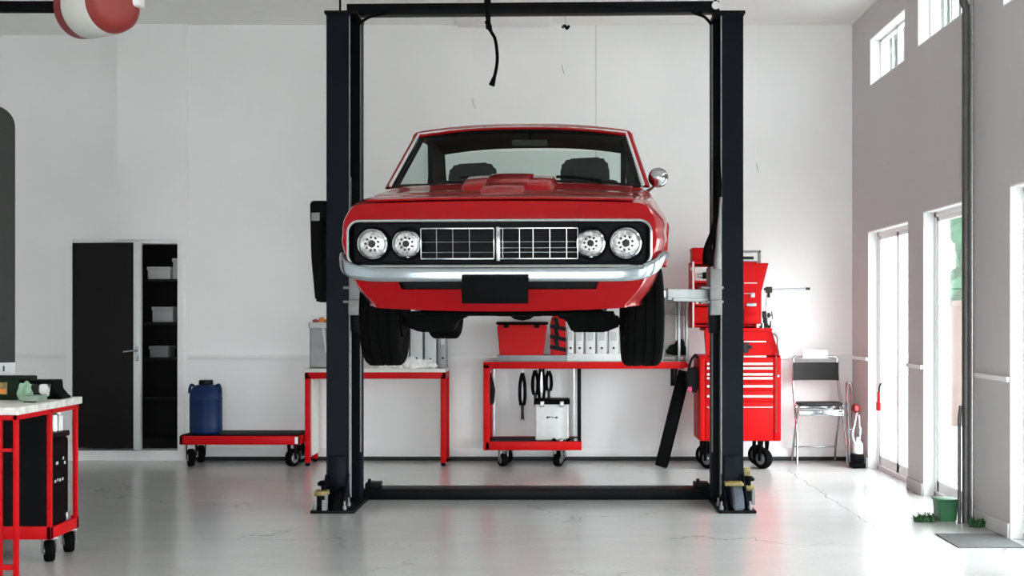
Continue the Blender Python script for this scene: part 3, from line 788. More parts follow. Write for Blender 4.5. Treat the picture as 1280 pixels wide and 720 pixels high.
# lamp panels and headlamps
for s in (-1, 1):
    cp('lamp_panel', MB().box((min(s * .47, s * .88), .10, .27), (max(s * .47, s * .88), .125, .51), .01), M['mesh'])
for u, r_ in ((463, .086), (506.5, .080), (738, .080), (782, .088)):
    x = ub(u); z = .384; y = .045 + .02 * abs(x)
    mtx = Matrix.Translation((x, y, z)) @ Matrix.Rotation(R(90), 4, 'X')
    hl = cp('headlamp', MB().lathe([(r_ + .016, -.075), (r_ + .02, 0.0), (r_ + .016, .012), (r_ + .004, .014), (r_ + .001, .004), (r_, -.07)], (0, 0, 0), 36, mtx=mtx), M['plastic'])
    cp('retaining_ring', MB().lathe([(r_ + .004, .006), (r_ + .005, .016), (r_ - .004, .022), (r_ - .010, .016), (r_ - .01, .006)], (0, 0, 0), 36, mtx=mtx), M['chrome'], hl)
    pr = [(0, .030), (r_ * .3, .028), (r_ * .6, .022), (r_ * .85, .014), (r_ - .006, .008)]
    cp('lens', MB().lathe(pr, (0, 0, 0), 36, mtx=mtx), M['lens'], hl)
    bb = MB().lathe([(0, .040), (r_ * .2, .038), (r_ * .26, .028), (r_ * .26, .020)], (0, 0, 0), 20, mtx=mtx)
    for k in range(9):
        a = k * 2 * math.pi / 9 + .3; q = r_ * .46
        bb.cyl(mtx @ Vector((q * math.cos(a), q * math.sin(a), .018)), mtx @ Vector((q * math.cos(a), q * math.sin(a), .0285)), r_ * .085, n=8)
    cp('bulb_shield', bb, M['dgrey'], hl)
# chrome bumper wrapping round the corners
cl = [(0, -.028, .200, .082), (.25, -.027, .200, .082), (.5, -.022, .200, .083), (.70, -.006, .201, .085), (.80, .012, .208, .088), (.875, .036, .226, .092), (.92, .068, .250, .09), (.945, .115, .275, .082), (.965, .2, .298, .07), (.985, .33, .31, .055), (.998, .46, .315, .04)]
cl = [(-x, y, z, h) for x, y, z, h in reversed(cl[1:])] + cl
fine = []
for i in range(len(cl) - 1):
    q = [Vector(cl[max(0, min(len(cl) - 1, i + k))]) for k in (-1, 0, 1, 2)]
    for j in range(5):
        u = j / 5; fine.append(tuple(.5 * (2 * q[1] + (q[2] - q[0]) * u + (2 * q[0] - 5 * q[1] + 4 * q[2] - q[3]) * u * u + (3 * q[1] - q[0] - 3 * q[2] + q[3]) * u ** 3)))
cl = fine + [cl[-1]]
rows = []
for i, (x, y, z, h) in enumerate(cl):
    a = Vector(cl[max(0, i - 1)][:3]); b = Vector(cl[min(len(cl) - 1, i + 1)][:3]); tg = (b - a); tg.z = 0; tg.normalize()
    nrm = Vector((tg.y, -tg.x, 0))          # outward (towards the viewer at the middle)
    rows.append([Vector((x, y, z)) + nrm * (.024 * d_) + Vector((0, 0, h * f_)) for d_, f_ in ((0, -.5), (.5, -.5), (.85, -.47), (1.0, -.38), (1.06, -.15), (1.08, .1), (1.0, .36), (.85, .47), (.5, .5), (0, .5))])
cp('bumper', MB().grid(rows, thick=.004), M['bumper'], sharp=70)
pl = cp('licence_plate', MB().box((ub(580), -.105, vb(378)), (ub(662), -.088, vb(342)), .006), M['plastic'])
cp('plate_frame', MB().box((ub(582), -.108, vb(345)), (ub(660), -.100, vb(342.5)), .003), M['black'], pl)
# rear end
cp('rear_bumper', MB().box((-.92, 4.66, .30), (.92, 4.76, .40), .03), M['chrome'])
for s in (-1, 1): cp('tail_lamp', MB().box((min(s * .35, s * .82), 4.67, .45), (max(s * .35, s * .82), 4.70, .60), .01), M['darkred'])
# wheels
for i, (x, y, z) in enumerate(WHEELS):
    s = 1 if x > 0 else -1
    m4 = Matrix.Translation((x, y, z)) @ Matrix.Rotation(R(3 if y < 2 else 0), 4, 'Z') @ Matrix.Rotation(R(90), 4, 'Y')
    ro, w = .345, .13
    tp = [(.20, -w * .86), (.26, -w * .98), (.31, -w), (ro - .018, -w * .93), (ro - .002, -w * .78), (ro, -w * .55)]
    prof = tp + [(ro, -w * .52), (ro - .007, -w * .5), (ro - .007, -w * .46), (ro, -w * .44), (ro, -.01), (ro - .007, -.006), (ro - .007, .006), (ro, .01)] + [(ro, w * .44), (ro - .007, w * .46), (ro - .007, w * .5), (ro, w * .52)] + [(r, -zz) for r, zz in reversed(tp)]
    wh = cp('wheel', MB().lathe(prof, (0, 0, 0), 48, mtx=m4), M['rubber'])
    rp = [(0, s * .03), (.05, s * .05), (.09, s * .03), (.16, s * .02), (.185, s * .09), (.205, s * .115), (.21, s * .11), (.2, s * .05), (.2, -s * .1), (.21, -s * .112)]
    cp('rim', MB().lathe(rp, (0, 0, 0), 32, mtx=m4), M['steel'], wh)
    cp('brake_drum', MB().cyl((x - s * .13, y, z), (x - s * .02, y, z), .15, n=28), M['under'], wh)
for s in (-1, 1):
    pts = [(s * 1.022, .95 + .415 * math.cos(R(a)), .10 + .415 * math.sin(R(a))) for a in range(20, 161, 10)]
    cp('wheel_arch_lip', MB().tube([(x - s * .03 * abs(math.cos(R(a))) ** 2, y, z) for (x, y, z), a in zip(pts, range(20, 161, 10))], .020, 8), M['carred'])
# chassis seen from below
cp('crossmember', MB().prism([(-.66, .04), (-.64, -.05), (-.5, -.085), (.5, -.085), (.64, -.05), (.66, .04)], 'y', .86, 1.10, .012), M['under'])
cp('oil_pan', MB().prism([(1.1, .05), (1.1, -.06), (1.45, -.125), (1.7, -.125), (1.72, .05)], 'x', -.17, .17, .015), M['under'])
cp('gearbox', MB().cyl((0, 1.7, -.02), (0, 2.3, .0), .15, .1, 16), M['under'])
cp('propeller_shaft', MB().cyl((0, 2.3, 0), (0, 3.6, .0), .035, n=12), M['under'])
cp('rear_axle', MB().cyl((-.75, 3.68, -.03), (.75, 3.68, -.03), .05, n=14).lathe([(0, -.14), (.09, -.1), (.13, 0), (.09, .1), (0, .14)], (0, 3.68, -.03), 18), M['under'])
cp('sway_bar', MB().tube([(-.62, .9, -.05), (-.6, .62, -.02), (-.4, .56, -.01), (.4, .56, -.01), (.6, .62, -.02), (.62, .9, -.05)], .014, 8, 4), M['steel'])
cp('tie_rod', MB().cyl((-.68, .78, -.07), (.68, .78, -.07), .016, n=10), M['under'])
for s in (-1, 1):
    arm = cp('control_arm', MB().prism([(s * .30, -.02), (s * .72, -.10), (s * .72, -.16), (s * .62, -.20), (s * .40, -.20), (s * .36, -.12), (s * .30, -.10)], 'y', .88, 1.02, .01), M['under'])
    cp('ball_joint', MB().cyl((s * .66, .93, -.17), (s * .66, .93, -.08), .028, n=12), M['steel'], arm)
    cp('shock_absorber', MB().cyl((s * .56, .95, -.13), (s * .54, .95, .15), .03, n=12).cyl((s * .565, .95, -.16), (s * .56, .95, -.12), .036, n=12), M['steel'])
    cp('exhaust_pipe', MB().tube([(s * .2, 1.2, .02), (s * .28, 1.6, -.06), (s * .32, 2.4, -.02), (s * .36, 4.2, .02), (s * .4, 4.72, .06)], .03, 10, 4), M['steel'])
    cp('chassis_rail', MB().box((s * .42 - .05, .35, -.01), (s * .42 + .05, 4.3, .12), .01), M['under'])
# ================================================================== things
def X(u, Y): return (u - 700) / 1500 * Y
def Z(v, Y): return 1.5 + (394 - v) / 1500 * Y

def castor(parent, x, y, r=.045, top=.12, fork='steel', w=.03, yaw=0.0, name='castor'):
    m4 = Matrix.Translation((x, y, 0)) @ Matrix.Rotation(yaw, 4, 'Z')
    c = obj(name, MB().box((-w * .9, -.03, top - .012), (w * .9, .03, top), .003, mtx=m4)
            .prism([(-.02, top - .01), (.03, top - .01), (.015 + .012, r * .8), (.015 - .012, r * .8)], 'x', -w * .85, -w * .7, mtx=m4)
            .prism([(-.02, top - .01), (.03, top - .01), (.015 + .012, r * .8), (.015 - .012, r * .8)], 'x', w * .7, w * .85, mtx=m4), M[fork], parent)
    wm = m4 @ Matrix.Translation((0, .015, r)) @ Matrix.Rotation(R(90), 4, 'Y')
    h = w * .58
    wl = obj('wheel', MB().lathe([(r * .6, -h), (r * .9, -h), (r, -h * .6), (r, h * .6), (r * .9, h), (r * .6, h)], (0, 0, 0), 24, mtx=wm), M['rubber'], c)
    obj('hub', MB().lathe([(0, -h * 1.1), (r * .3, -h * 1.1), (r * .35, -h * .8), (r * .62, -h * .8), (r * .62, h * .8), (r * .35, h * .8), (r * .3, h * 1.1), (0, h * 1.1)], (0, 0, 0), 20, mtx=wm), M['steel'], c)
    return c

# ---- left back table with red frame
TY0, TY1 = 11.93, 12.34
t = thing('work_table', 'narrow red-framed table with pale top standing behind the left lift post', 'table', (X(468, 12.1), 12.13, 0))
x0, x1 = X(381, TY0), X(557, TY0)
obj('tabletop', MB().box((x0 - .012, TY0 - .01, .932), (x1, TY1, .968), .004), M['tabletop'], t)
obj('apron', MB().box((x0, TY0, .868), (x1, TY0 + .03, .932), .003).box((x0, TY1 - .03, .868), (x1, TY1, .932), .003).box((x0, TY0, .868), (x0 + .03, TY1, .932)).box((x1 - .03, TY0, .868), (x1, TY1, .932)), M['red'], t)
for lx in (x0, x1 - .05):
    for ly in (TY0, TY1 - .05):
        lg = obj('leg', MB().box((lx, ly, .03), (lx + .05, ly + .05, .90), .004), M['red'], t)
        obj('foot', MB().cyl((lx + .025, ly + .025, 0), (lx + .025, ly + .025, .035), .022, n=12), M['rubber'], lg)
    sx = lx + .062 if lx < -1.5 else lx - .016
    obj('side_panel', MB().box((sx - .008, TY0 + .055, .1), (sx + .008, TY1 - .055, .86)), M['offwhite'], t)
# things on it
def binder(x, w, h, y, z, label, grp, m='paper', lean=0.0, d=.22):
    m4 = Matrix.Translation((x, y, z)) @ Matrix.Rotation(lean, 4, 'Y')
    b = thing('binder', label, 'binder', (x, y, z), grp)
    obj('cover', MB().box((0, 0, 0), (w, d, h), .004, mtx=m4), M[m], b)
    obj('spine_label', MB().box((w * .18, -.002, h * .52), (w * .82, .001, h * .88), mtx=m4), M['lgrey'], b)
    obj('finger_hole', MB().cyl((w / 2, -.003, h * .22), (w / 2, .001, h * .22), min(.012, w * .25), n=12, mtx=m4), M['dgrey'], b)
zt = .968
for i, (ua, ub_, vt, lb) in enumerate([(504, 511, 408, 'slim pale binder nearest the tyre on the narrow red-framed table'), (513, 528, 405, 'second pale binder from the tyre on the narrow red-framed table'), (531, 545, 410, 'third pale binder from the tyre on the narrow red-framed table'), (550, 557, 404, 'slim grey binder at the right end of the narrow red-framed table')]):
    yb = 12.07
    binder(X(ua, yb), (ub_ - ua) / 1500 * yb, Z(vt, yb) - zt, yb, zt, lb, 'binders on the narrow table', 'lgrey' if i != 3 else 'grey')
cr = MB(); rd = random.Random(4)
for k in range(11):
    u = 496 + k * 4.6; hgt = .05 + .05 * math.sin(math.pi * (k + .5) / 11)
    cr.blob((X(u, 12.02), 11.99 + rd.uniform(-.02, .02), zt + hgt * .45), hgt * .62, 30 + k, .45, 3, (1.1, .7, .8))
for v in cr.bm.verts: v.co.z = max(v.co.z, zt)
solo('cleaning_rag', cr, M['paper'], 'heap of crumpled white rags in front of the pale binders', 'rag')
bx = thing('carton', 'small low white carton under the left front tyre, on the narrow table', 'box', (X(483, 12.02), 12.05, zt))
obj('box_body', MB().box((X(473, 12), 12.0, zt), (X(492, 12), 12.12, zt + .055), .003), M['paper'], bx)
obj('lid_flap', MB().box((X(474, 12), 11.995, zt + .055), (X(484, 12), 12.12, zt + .062)), M['offwhite'], bx)
bn = thing('storage_bin', 'tall translucent grey bin of odds and ends left of the lift post', 'bin', (X(402, 12.1), 12.1, zt))
a, b = X(390, 12.1), X(416, 12.1)
obj('bin_wall', MB().box((a, 12.0, zt), (b, 12.0 + .008, Z(407, 12))).box((a, 12.2, zt), (b, 12.208, Z(407, 12))).box((a, 12.0, zt), (a + .008, 12.2, Z(407, 12))).box((b - .008, 12.0, zt), (b, 12.2, Z(407, 12))).box((a, 12, zt), (b, 12.2, zt + .01)), M['grey'], bn)
obj('rim', MB().box((a - .01, 11.985, Z(410, 12)), (b + .01, 12.0, Z(403, 12)), .003).box((a - .01, 12.2, Z(410, 12)), (b + .01, 12.215, Z(403, 12)), .003).box((a - .01, 11.985, Z(410, 12)), (a, 12.215, Z(403, 12))).box((b, 11.985, Z(410, 12)), (b + .01, 12.215, Z(403, 12))), M['lgrey'], bn)
obj('filling', MB().box((a + .01, 12.01, Z(420, 12)), (b - .01, 12.198, Z(405, 12))), M['offwhite'], bn)
obj('strap', MB().prism([(X(402, 12), Z(408, 12)), (X(405, 12), Z(408, 12)), (X(409, 12), Z(440, 12)), (X(407, 12), Z(441, 12))], 'y', 11.990, 11.999), M['lgrey'], bn)
zb = Z(405, 12)
for i, (u, r_, m, lb) in enumerate([(394.5, .030, 'brown', 'brown lump at the left edge of the tall grey bin'), (402.5, .036, 'orange', 'orange lump in the middle of the tall grey bin'), (411.5, .033, 'orange', 'orange lump at the right of the tall grey bin'), (407, .020, 'paper', 'white crumpled wad in the tall grey bin')]):
    solo('wad', MB().blob((X(u, 12.05), 12.05 + .10 * (i == 3), zb + r_ * .7), r_, 50 + i, .3, 2), M[m], lb, 'wad', 'odds and ends in the grey bin')

# ---- platform trolley with blue drum
PY0, PY1 = 11.80, 12.32
t = thing('platform_trolley', 'low red platform trolley on castors carrying the blue drum', 'trolley', (X(301, 12), 12.0, 0))
x0, x1 = X(224, PY0), X(375, PY0)
zt2, zb2 = Z(545, PY0), Z(556, PY0)
obj('deck', MB().box((x0 + .01, PY0 + .01, zt2 - .012), (x1 - .01, PY1 - .01, zt2 + .008), .004), M['plastic'], t)
obj('frame', MB().box((x0, PY0, zb2), (x1, PY0 + .04, zt2), .008).box((x0, PY1 - .04, zb2), (x1, PY1, zt2), .008).box((x0, PY0, zb2), (x0 + .04, PY1, zt2), .008).box((x1 - .04, PY0, zb2), (x1, PY1, zt2), .008), M['red'], t)
for cx, ya in ((x0 + .09, .4), (x1 - .10, -.5)):
    for cy in (PY0 + .09, PY1 - .10): castor(t, cx, cy, .088, zb2 + .004, 'black', .055, ya)
obj('corner_tag', MB().box((x1 - .05, PY0 - .004, zb2 + .01), (x1 - .02, PY0 + .001, zt2 - .01)), M['paper'], t)
dz = zt2 + .008; dx = X(257.5, 12.0)
dr = thing('drum', 'blue plastic drum with black cap on the red platform trolley', 'drum', (dx, 12.0, dz))
r_ = .158; hz = Z(475, 12) - dz
obj('drum_body', MB().lathe([(0, 0), (r_ - .02, 0), (r_, .02), (r_, .05), (r_ + .003, .06), (r_, .07), (r_, hz - .20), (r_ + .003, hz - .19), (r_, hz - .18), (r_ - .003, hz - .12), (r_ - .025, hz - .075), (r_ - .06, hz - .05), (.062, hz - .045), (.062, hz - .03), (0, hz - .03)], (dx, 12.0, dz), 36), M['blue'], dr)
obj('cap', MB().lathe([(0, 0), (.068, 0), (.070, .012), (.066, .045), (0, .048)], (dx, 12.0, dz + hz - .045), 26), M['navy'], dr)
for s in (-1, 1): obj('handle', MB().tube([(dx + s * .10, 11.97, dz + hz - .07), (dx + s * .135, 11.97, dz + hz - .045), (dx + s * .153, 11.97, dz + hz - .085), (dx + s * .156, 11.97, dz + hz - .13)], .014, 8, 4), M['blue'], dr)

# ---- long red bench with rolling cart base
BY0, BY1 = 11.80, 12.32
t = thing('rolling_bench', 'long red-edged bench on castors with open lower shelf, under the car', 'bench', (X(665, 12), 12.05, 0))
x0, x1, x2 = X(604, BY0), X(727, BY0), X(863, BY0)
ztop = Z(452, BY0); zun = Z(461, BY0)
obj('tabletop', MB().box((x0 + .01, BY0 + .01, ztop - .02), (x2, BY1, ztop), .004), M['lgrey'], t)
obj('top_rail', MB().box((x0, BY0, zun), (x2 - .06, BY0 + .03, ztop - .002), .006).prism([(x2 - .07, BY0), (x2 - .02, BY0 + .012), (x2 + .004, BY0 + .08), (x2 + .004, BY0 + .3), (x2 - .03, BY0 + .3), (x2 - .07, BY0 + .04)], 'z', zun + .01, ztop - .002, .004).box((x0, BY1 - .03, zun), (x2, BY1, ztop - .021)), M['redbright'], t)
zs0, zs1 = Z(563, BY0), Z(552, BY0)
obj('shelf', MB().box((x0 + .01, BY0 + .02, zs1 - .02), (x1 - .01, BY1 - .01, zs1 - .004)), M['plastic'], t)
obj('bottom_rail', MB().box((x0, BY0, zs0), (x1, BY0 + .03, zs1), .008).box((x0, BY1 - .03, zs0), (x1, BY1, zs1), .006).box((x0, BY0, zs0), (x0 + .03, BY1, zs1), .006).box((x1 - .03, BY0, zs0), (x1, BY1, zs1), .006), M['redbright'], t)
for yy in (BY0, BY1 - .05): obj('leg', MB().box((x0, yy, zs0), (x0 + .062, yy + .05, ztop - .03), .006), M['redbright'], t)
for yy in (BY0 + .005, BY1 - .04): obj('leg', MB().box((x1 - .035, yy, zs1 - .01), (x1 - .005, yy + .035, zun + .005), .004), M['black'], t, label='black bench leg')
obj('back_post', MB().box((x0 + .075, BY1 - .03, zs1), (x0 + .09, BY1 - .015, zun)).box((x1 - .075, BY1 - .03, zs1), (x1 - .06, BY1 - .015, zun)), M['steel'], t)
obj('wall_bracket', MB().prism([(BY1 - .32, zun + .01), (BY1 + .05, zun + .01), (BY1 + .05, zun - .2)], 'x', x2 - .12, x2 - .10).box((x2 - .14, BY1 + .03, zun - .2), (x2 - .08, YB, zun + .01)), M['black'], t)
for cx in (X(629, BY0), X(697, BY0)):
    for cy in (BY0 + .09, BY1 - .10): castor(t, cx + .03 * (cy > 12), cy, .064, zs0 + .002, 'steel', .055, .5 if cx < -.4 else -.4)
# canister on the lower shelf
zs = zs1 - .004
t = thing('canister', 'white square canister with black lid on the open lower shelf', 'canister', (X(690, 12), 12.0, zs))
a, b = X(669, 11.93), X(711, 11.93)
zl = Z(505, 11.93)
obj('canister_body', MB().box((a, 11.93, zs), (b, 12.19, zl), .018, 3), M['paper'], t)
ld = obj('lid', MB().box((a - .012, 11.915, zl - .004), (b + .012, 12.205, zl + .045), .014, 3), M['plastic'], t)
obj('lid_clip', MB().box((a + .05, 11.90, zl - .03), (a + .09, 11.918, zl + .03), .004).box((b - .09, 11.90, zl - .03), (b - .05, 11.918, zl + .03), .004), M['steel'], ld)
xc = (a + b) / 2
mk = MB()
for dx_, w_, dz_, h_ in ((-.055, .022, .0, .02), (-.030, .014, .006, .014), (-.01, .018, .008, .01), (.012, .012, .004, .01), (.032, .024, .0, .018)):
    zc_ = Z(522, 11.93); mk.box((xc + dx_, 11.928, zc_ + dz_ - .008), (xc + dx_ + w_, 11.931, zc_ + dz_ + h_ - .008))
obj('printed_mark', mk, M['stickdark'], t)
# strip of small feet beside the canister
for k in range(4):
    u = 690 + k * 9
    s_ = solo('shelf_clip', MB().box((X(u, 11.85), 11.85, zs), (X(u, 11.85) + .04, 11.90, zs + .02), .005).cyl((X(u, 11.85) + .02, 11.875, zs + .02), (X(u, 11.85) + .02, 11.875, zs + .03), .012, n=10), M['steel' if k % 2 else 'plastic'], ['black clip on the lower bench shelf in front of the canister', 'steel clip on the lower bench shelf in front of the canister', 'black clip on the lower bench shelf by the dark leg', 'steel clip on the lower bench shelf by the dark leg'][k], 'clip', 'clips on the lower shelf')
# hanging tools under the bench top
def hanging_tool(u, v0, v1, y, label, kind):
    z1, z0 = Z(v0, y), Z(v1, y); x = X(u, y); L_ = z1 - z0
    t = thing('pliers' if kind == 0 else ('shears' if kind == 1 else 'tool_pouch'), label, 'tool', (x, y, z0), 'tools hung under the long bench')
    obj('hook', MB().tube([(x, y, z1 - .015), (x + .008, y, z1 + .02), (x, y, zun + .004)], .004, 6, 3), M['steel'], t)
    if kind == 0:
        for s in (-1, 1):
            obj('handle', MB().tube([(x, y, z1 - L_ * .02), (x + s * .022, y + s * .004, z1 - L_ * .22), (x + s * .026, y, z1 - L_ * .5), (x + s * .014, y, z1 - L_ * .68)], .017, 8, 5), M['plastic'], t)
        obj('jaw', MB().prism([(x - .018, z1 - L_ * .66), (x + .018, z1 - L_ * .66), (x + .014, z1 - L_ * .8), (x + .02, z0), (x, z0 + .02), (x - .016, z0), (x - .014, z1 - L_ * .8)], 'y', y - .008, y + .008), M['dgrey'], t)
    elif kind == 1:
        for s in (-1, 1):
            obj('handle', MB().tube([(x + s * .012, y, z1), (x + s * .024, y, z1 - L_ * .3), (x + s * .030, y, z1 - L_ * .6), (x + s * .02, y, z0)], .014, 8, 5), M['plastic'], t)
        obj('blade', MB().prism([(x - .012, z1 - L_ * .1), (x + .012, z1 - L_ * .1), (x + .008, z1 - L_ * .75), (x - .008, z1 - L_ * .75)], 'y', y - .005, y + .005), M['steel'], t)
    else:
        obj('pouch', MB().prism([(x - .006, z1), (x + .010, z1), (x + .05, z1 - L_ * .55), (x + .034, z0 + .01), (x + .006, z0), (x - .006, z0 + .02)], 'y', y - .02, y + .02, .005), M['fabric'], t)
hanging_tool(613, 466, 506, 12.05, 'black cloth pouch hung beside the red left leg of the bench', 2)
hanging_tool(653, 465, 526, 12.1, 'long black pliers hung alone under the bench top', 0)
hanging_tool(669, 462, 508, 12.22, 'dark pliers hung left of the shears above the white canister', 0)
hanging_tool(677, 461, 500, 12.13, 'pale bladed shears hung directly above the white canister', 1)
hanging_tool(686, 463, 500, 12.22, 'rightmost black pliers hung above the white canister', 0)
# tray, red case, striped bag, white binders on the bench
t = thing('tray', 'flat grey tray under the red case on the long bench', 'tray', (X(655, 12), 12.05, ztop))
a, b = X(622, 12), X(708, 12); zt3 = Z(443, 11.95)
obj('tray_floor', MB().box((a, 11.93, ztop), (b, 12.25, ztop + .01)), M['grey'], t)
obj('tray_rim', MB().box((a, 11.92, ztop), (b, 11.935, zt3 - .008), .004).box((a, 12.245, ztop), (b, 12.26, zt3 - .008), .004).box((a - .005, 11.92, ztop), (a + .01, 12.26, zt3 - .008), .004).box((b - .01, 11.92, ztop), (b + .005, 12.26, zt3 - .008), .004), M['grey'], t)
zc0 = ztop + .01
t = thing('plastic_case', 'red tapered plastic case with dark lid on the grey tray', 'case', (X(652, 12), 12.08, zc0))
ztp = Z(406, 11.95)
obj('case_body', MB().prism([(X(625, 11.95), zc0), (X(678, 11.95), zc0), (X(684, 11.95), ztp), (X(621, 11.95), ztp)], 'y', 11.96, 12.22, .012), M['redbright'], t)
cl_ = obj('lid', MB().box((X(620, 11.95), 11.95, ztp), (X(685, 11.95), 12.23, ztp + .03), .01), M['plastic'], t, label='black case lid')
obj('latch', MB().box((X(630, 11.95), 11.94, ztp - .03), (X(636, 11.95), 11.965, ztp + .02), .004).box((X(668, 11.95), 11.94, ztp - .03), (X(674, 11.95), 11.965, ztp + .02), .004), M['plastic'], cl_)
t = thing('tool_bag', 'red bag with black zigzag straps between red case and white binders', 'bag', (X(695, 12), 12.08, zc0))
obj('bag_body', MB().prism([(X(688, 11.95), zc0), (X(707, 11.95), zc0), (X(707, 11.95), Z(398, 11.95)), (X(702, 11.95), Z(392, 11.95)), (X(692, 11.95), Z(392, 11.95)), (X(688, 11.95), Z(400, 11.95))], 'y', 11.97, 12.2, .015), M['redbright'], t)
sb = MB()
for va in (405, 418, 431):
    sb.prism([(X(687.5, 11.95), Z(va, 11.95)), (X(687.5, 11.95), Z(va + 5, 11.95)), (X(707.5, 11.95), Z(va + 9, 11.95)), (X(707.5, 11.95), Z(va + 4, 11.95))], 'y', 11.958, 11.972)
    sb.prism([(X(692, 11.95), Z(va - 8, 11.95)), (X(697, 11.95), Z(va - 8, 11.95)), (X(700, 11.95), Z(va + 6, 11.95)), (X(695, 11.95), Z(va + 6, 11.95))], 'y', 11.960, 11.973)
obj('strap', sb, M['fabric'], t)
t = thing('binder_stand', 'low white stand holding the five white binders on the bench', 'stand', (X(742, 12), 12.08, ztop))
zst = Z(442, 11.95)
obj('stand_base', MB().box((X(709, 11.95), 11.95, ztop), (X(777, 11.95), 12.24, zst), .006), M['paper'], t)
obj('stand_lip', MB().box((X(709, 11.95), 11.938, ztop), (X(777, 11.95), 11.952, zst - .001), .004), M['paper'], t)
for i, (ua, ub_) in enumerate([(709.5, 717), (720, 729), (732, 744), (746.5, 758), (761, 773)]):
    y = 11.965
    binder(X(ua, y), (ub_ - ua) / 1500 * y, Z(411, y) - zst, y, zst, ['slim white binder next to the red zigzag bag', 'second white binder from the red zigzag bag', 'middle one of the five white binders on the bench', 'fourth white binder from the red zigzag bag', 'white binder at the right end of the row, near the tyre'][i], 'white binders on the long bench')
# wire rack and cloth at the right end of the bench
t = thing('wire_rack', 'tall grey wire rack at the right end of the long bench', 'rack', (X(848, 12), 12.1, ztop))
rk = MB(); ya, yb_ = 11.95, 12.22
for u in (828, 849, 859):
    for y in (ya, yb_): obj('upright', MB().box((X(u, ya) - .012, y - .012, ztop), (X(u, ya) + .012, y + .012, Z(372, ya)), .003), M['steel'], t)
for v in (446, 395, 374):
    obj('rack_shelf', MB().box((X(827, ya), ya, Z(v, ya)), (X(861, ya), yb_, Z(v, ya) + .012), .003), M['greypaint'], t)
obj('back_sheet', MB().box((X(829, ya), yb_ - .004, ztop + .03), (X(860, ya), yb_ + .004, Z(374, ya))), M['offwhite'], t)
zz = Z(446, ya) + .012
mb = MB()
for k, (du, dz_, r_) in enumerate([(0, .06, .075), (-.06, .045, .05), (.055, .05, .055), (.02, .12, .045)]): mb.blob((X(846.5, 12.05) + du, 12.05, zz + dz_), r_, 70 + k, .25, 3, (1, .8, .85))
for v in mb.bm.verts: v.co.z = max(v.co.z, zz)
solo('cloth_bundle', mb, M['dgreen'], 'dark green cloth bundle lying in the grey wire rack', 'cloth')

# ---- black board leaning, black bag
m4 = Matrix.Translation((X(826, 11.75), 11.80, .012)) @ Matrix.Rotation(R(14.5), 4, 'Y') @ Matrix.Rotation(R(-5), 4, 'X')
t = thing('ramp_board', 'long black board leaning between the bench and the red tool cabinet', 'board', (X(826, 11.75), 11.8, 0))
obj('board', MB().box((-.055, -.03, 0), (.065, .03, .97), .012, mtx=m4), M['plastic'], t)
obj('edge_strip', MB().box((.05, -.036, .02), (.068, .036, .95), .006, mtx=m4), M['rubber'], t)
t = thing('shoulder_bag', 'black bag with pink tag hung against the side of the tool cabinet', 'bag', (X(866, 11.7), 11.72, Z(492, 11.7)))
yy = 11.72
obj('bag_body', MB().prism([(X(857, yy), Z(468, yy)), (X(862, yy), Z(460, yy)), (X(871, yy), Z(458, yy)), (X(872.5, yy), Z(470, yy)), (X(872.5, yy), Z(488, yy)), (X(866, yy), Z(492, yy)), (X(859, yy), Z(486, yy))], 'y', yy - .05, yy + .06, .015), M['fabric'], t)
obj('strap', MB().tube([(X(860, yy), yy, Z(466, yy)), (X(864, yy), yy, Z(450, yy)), (X(870, yy), yy, Z(444, yy)), (X(872, yy), yy, Z(448, yy))], .012, 6, 4), M['fabric'], t)
obj('luggage_tag', MB().box((X(859, yy), yy - .062, Z(489, yy)), (X(864, yy), yy - .05, Z(483, yy)), .003), M['pink'], t)

# ---- red tool cabinet
CY0, CY1 = 11.62, 12.14
cx0, cx1 = X(874.5, CY0), X(976.5, CY0)
cz0, cz1 = Z(551.5, CY0), Z(447, CY0)
t = thing('tool_cabinet', 'bright red rolling tool cabinet with rows of drawers behind the right lift post', 'cabinet', ((cx0 + cx1) / 2, (CY0 + CY1) / 2, 0))
obj('cabinet_body', MB().box((cx0, CY0 + .012, cz0), (cx1, CY1, cz1), .01), M['redbright'], t)
obj('corner_post', MB().box((X(967.5, CY0), CY0 - .004, cz0 + .01), (cx1 - .002, CY0 + .014, cz1 - .004), .006), M['redbright'], t)
obj('corner_slot', MB().box((X(969, CY0), CY0 - .007, Z(541, CY0)), (X(971, CY0), CY0 - .003, Z(440 + 1, CY0))), M['darkred'], t)
obj('corner_post', MB().box((cx0 + .002, CY0 - .004, cz0 + .01), (X(881, CY0), CY0 + .014, cz1 - .004), .006), M['redbright'], t)
dv = [(449.5, 457.5), (458.5, 465), (466, 470.5), (471.5, 477.5), (478.5, 488), (489, 502), (503, 550)]
hv = [455, 460.5, 468, 473, 483, 495.5, 509]
for (va, vb_), h in zip(dv, hv):
    d = obj('drawer', MB().box((X(882, CY0), CY0 - .002, Z(vb_, CY0)), (X(966.5, CY0), CY0 + .02, Z(va, CY0)), .004), M['redbright'], t)
    th = .012 if h != 509 else .005
    obj('handle', MB().prism([(CY0 - .002, Z(h, CY0) + th), (CY0 - .020, Z(h, CY0) + th), (CY0 - .026, Z(h, CY0) - th * .6), (CY0 - .002, Z(h, CY0) - th)], 'x', X(883.5, CY0), X(965.5, CY0), .002), M['paper' if h != 509 else 'lgrey'], d)
obj('door_lock', MB().cyl((X(972.5, CY0), CY0 - .012, Z(470, CY0)), (X(972.5, CY0), CY0, Z(470, CY0)), .014, n=14), M['chrome'], t)
for cx in (X(889, CY0), X(957, CY0)):
    for cy in (CY0 + .10, CY1 - .10): castor(t, cx, cy, .10, cz0 + .004, 'black', .07, .7)
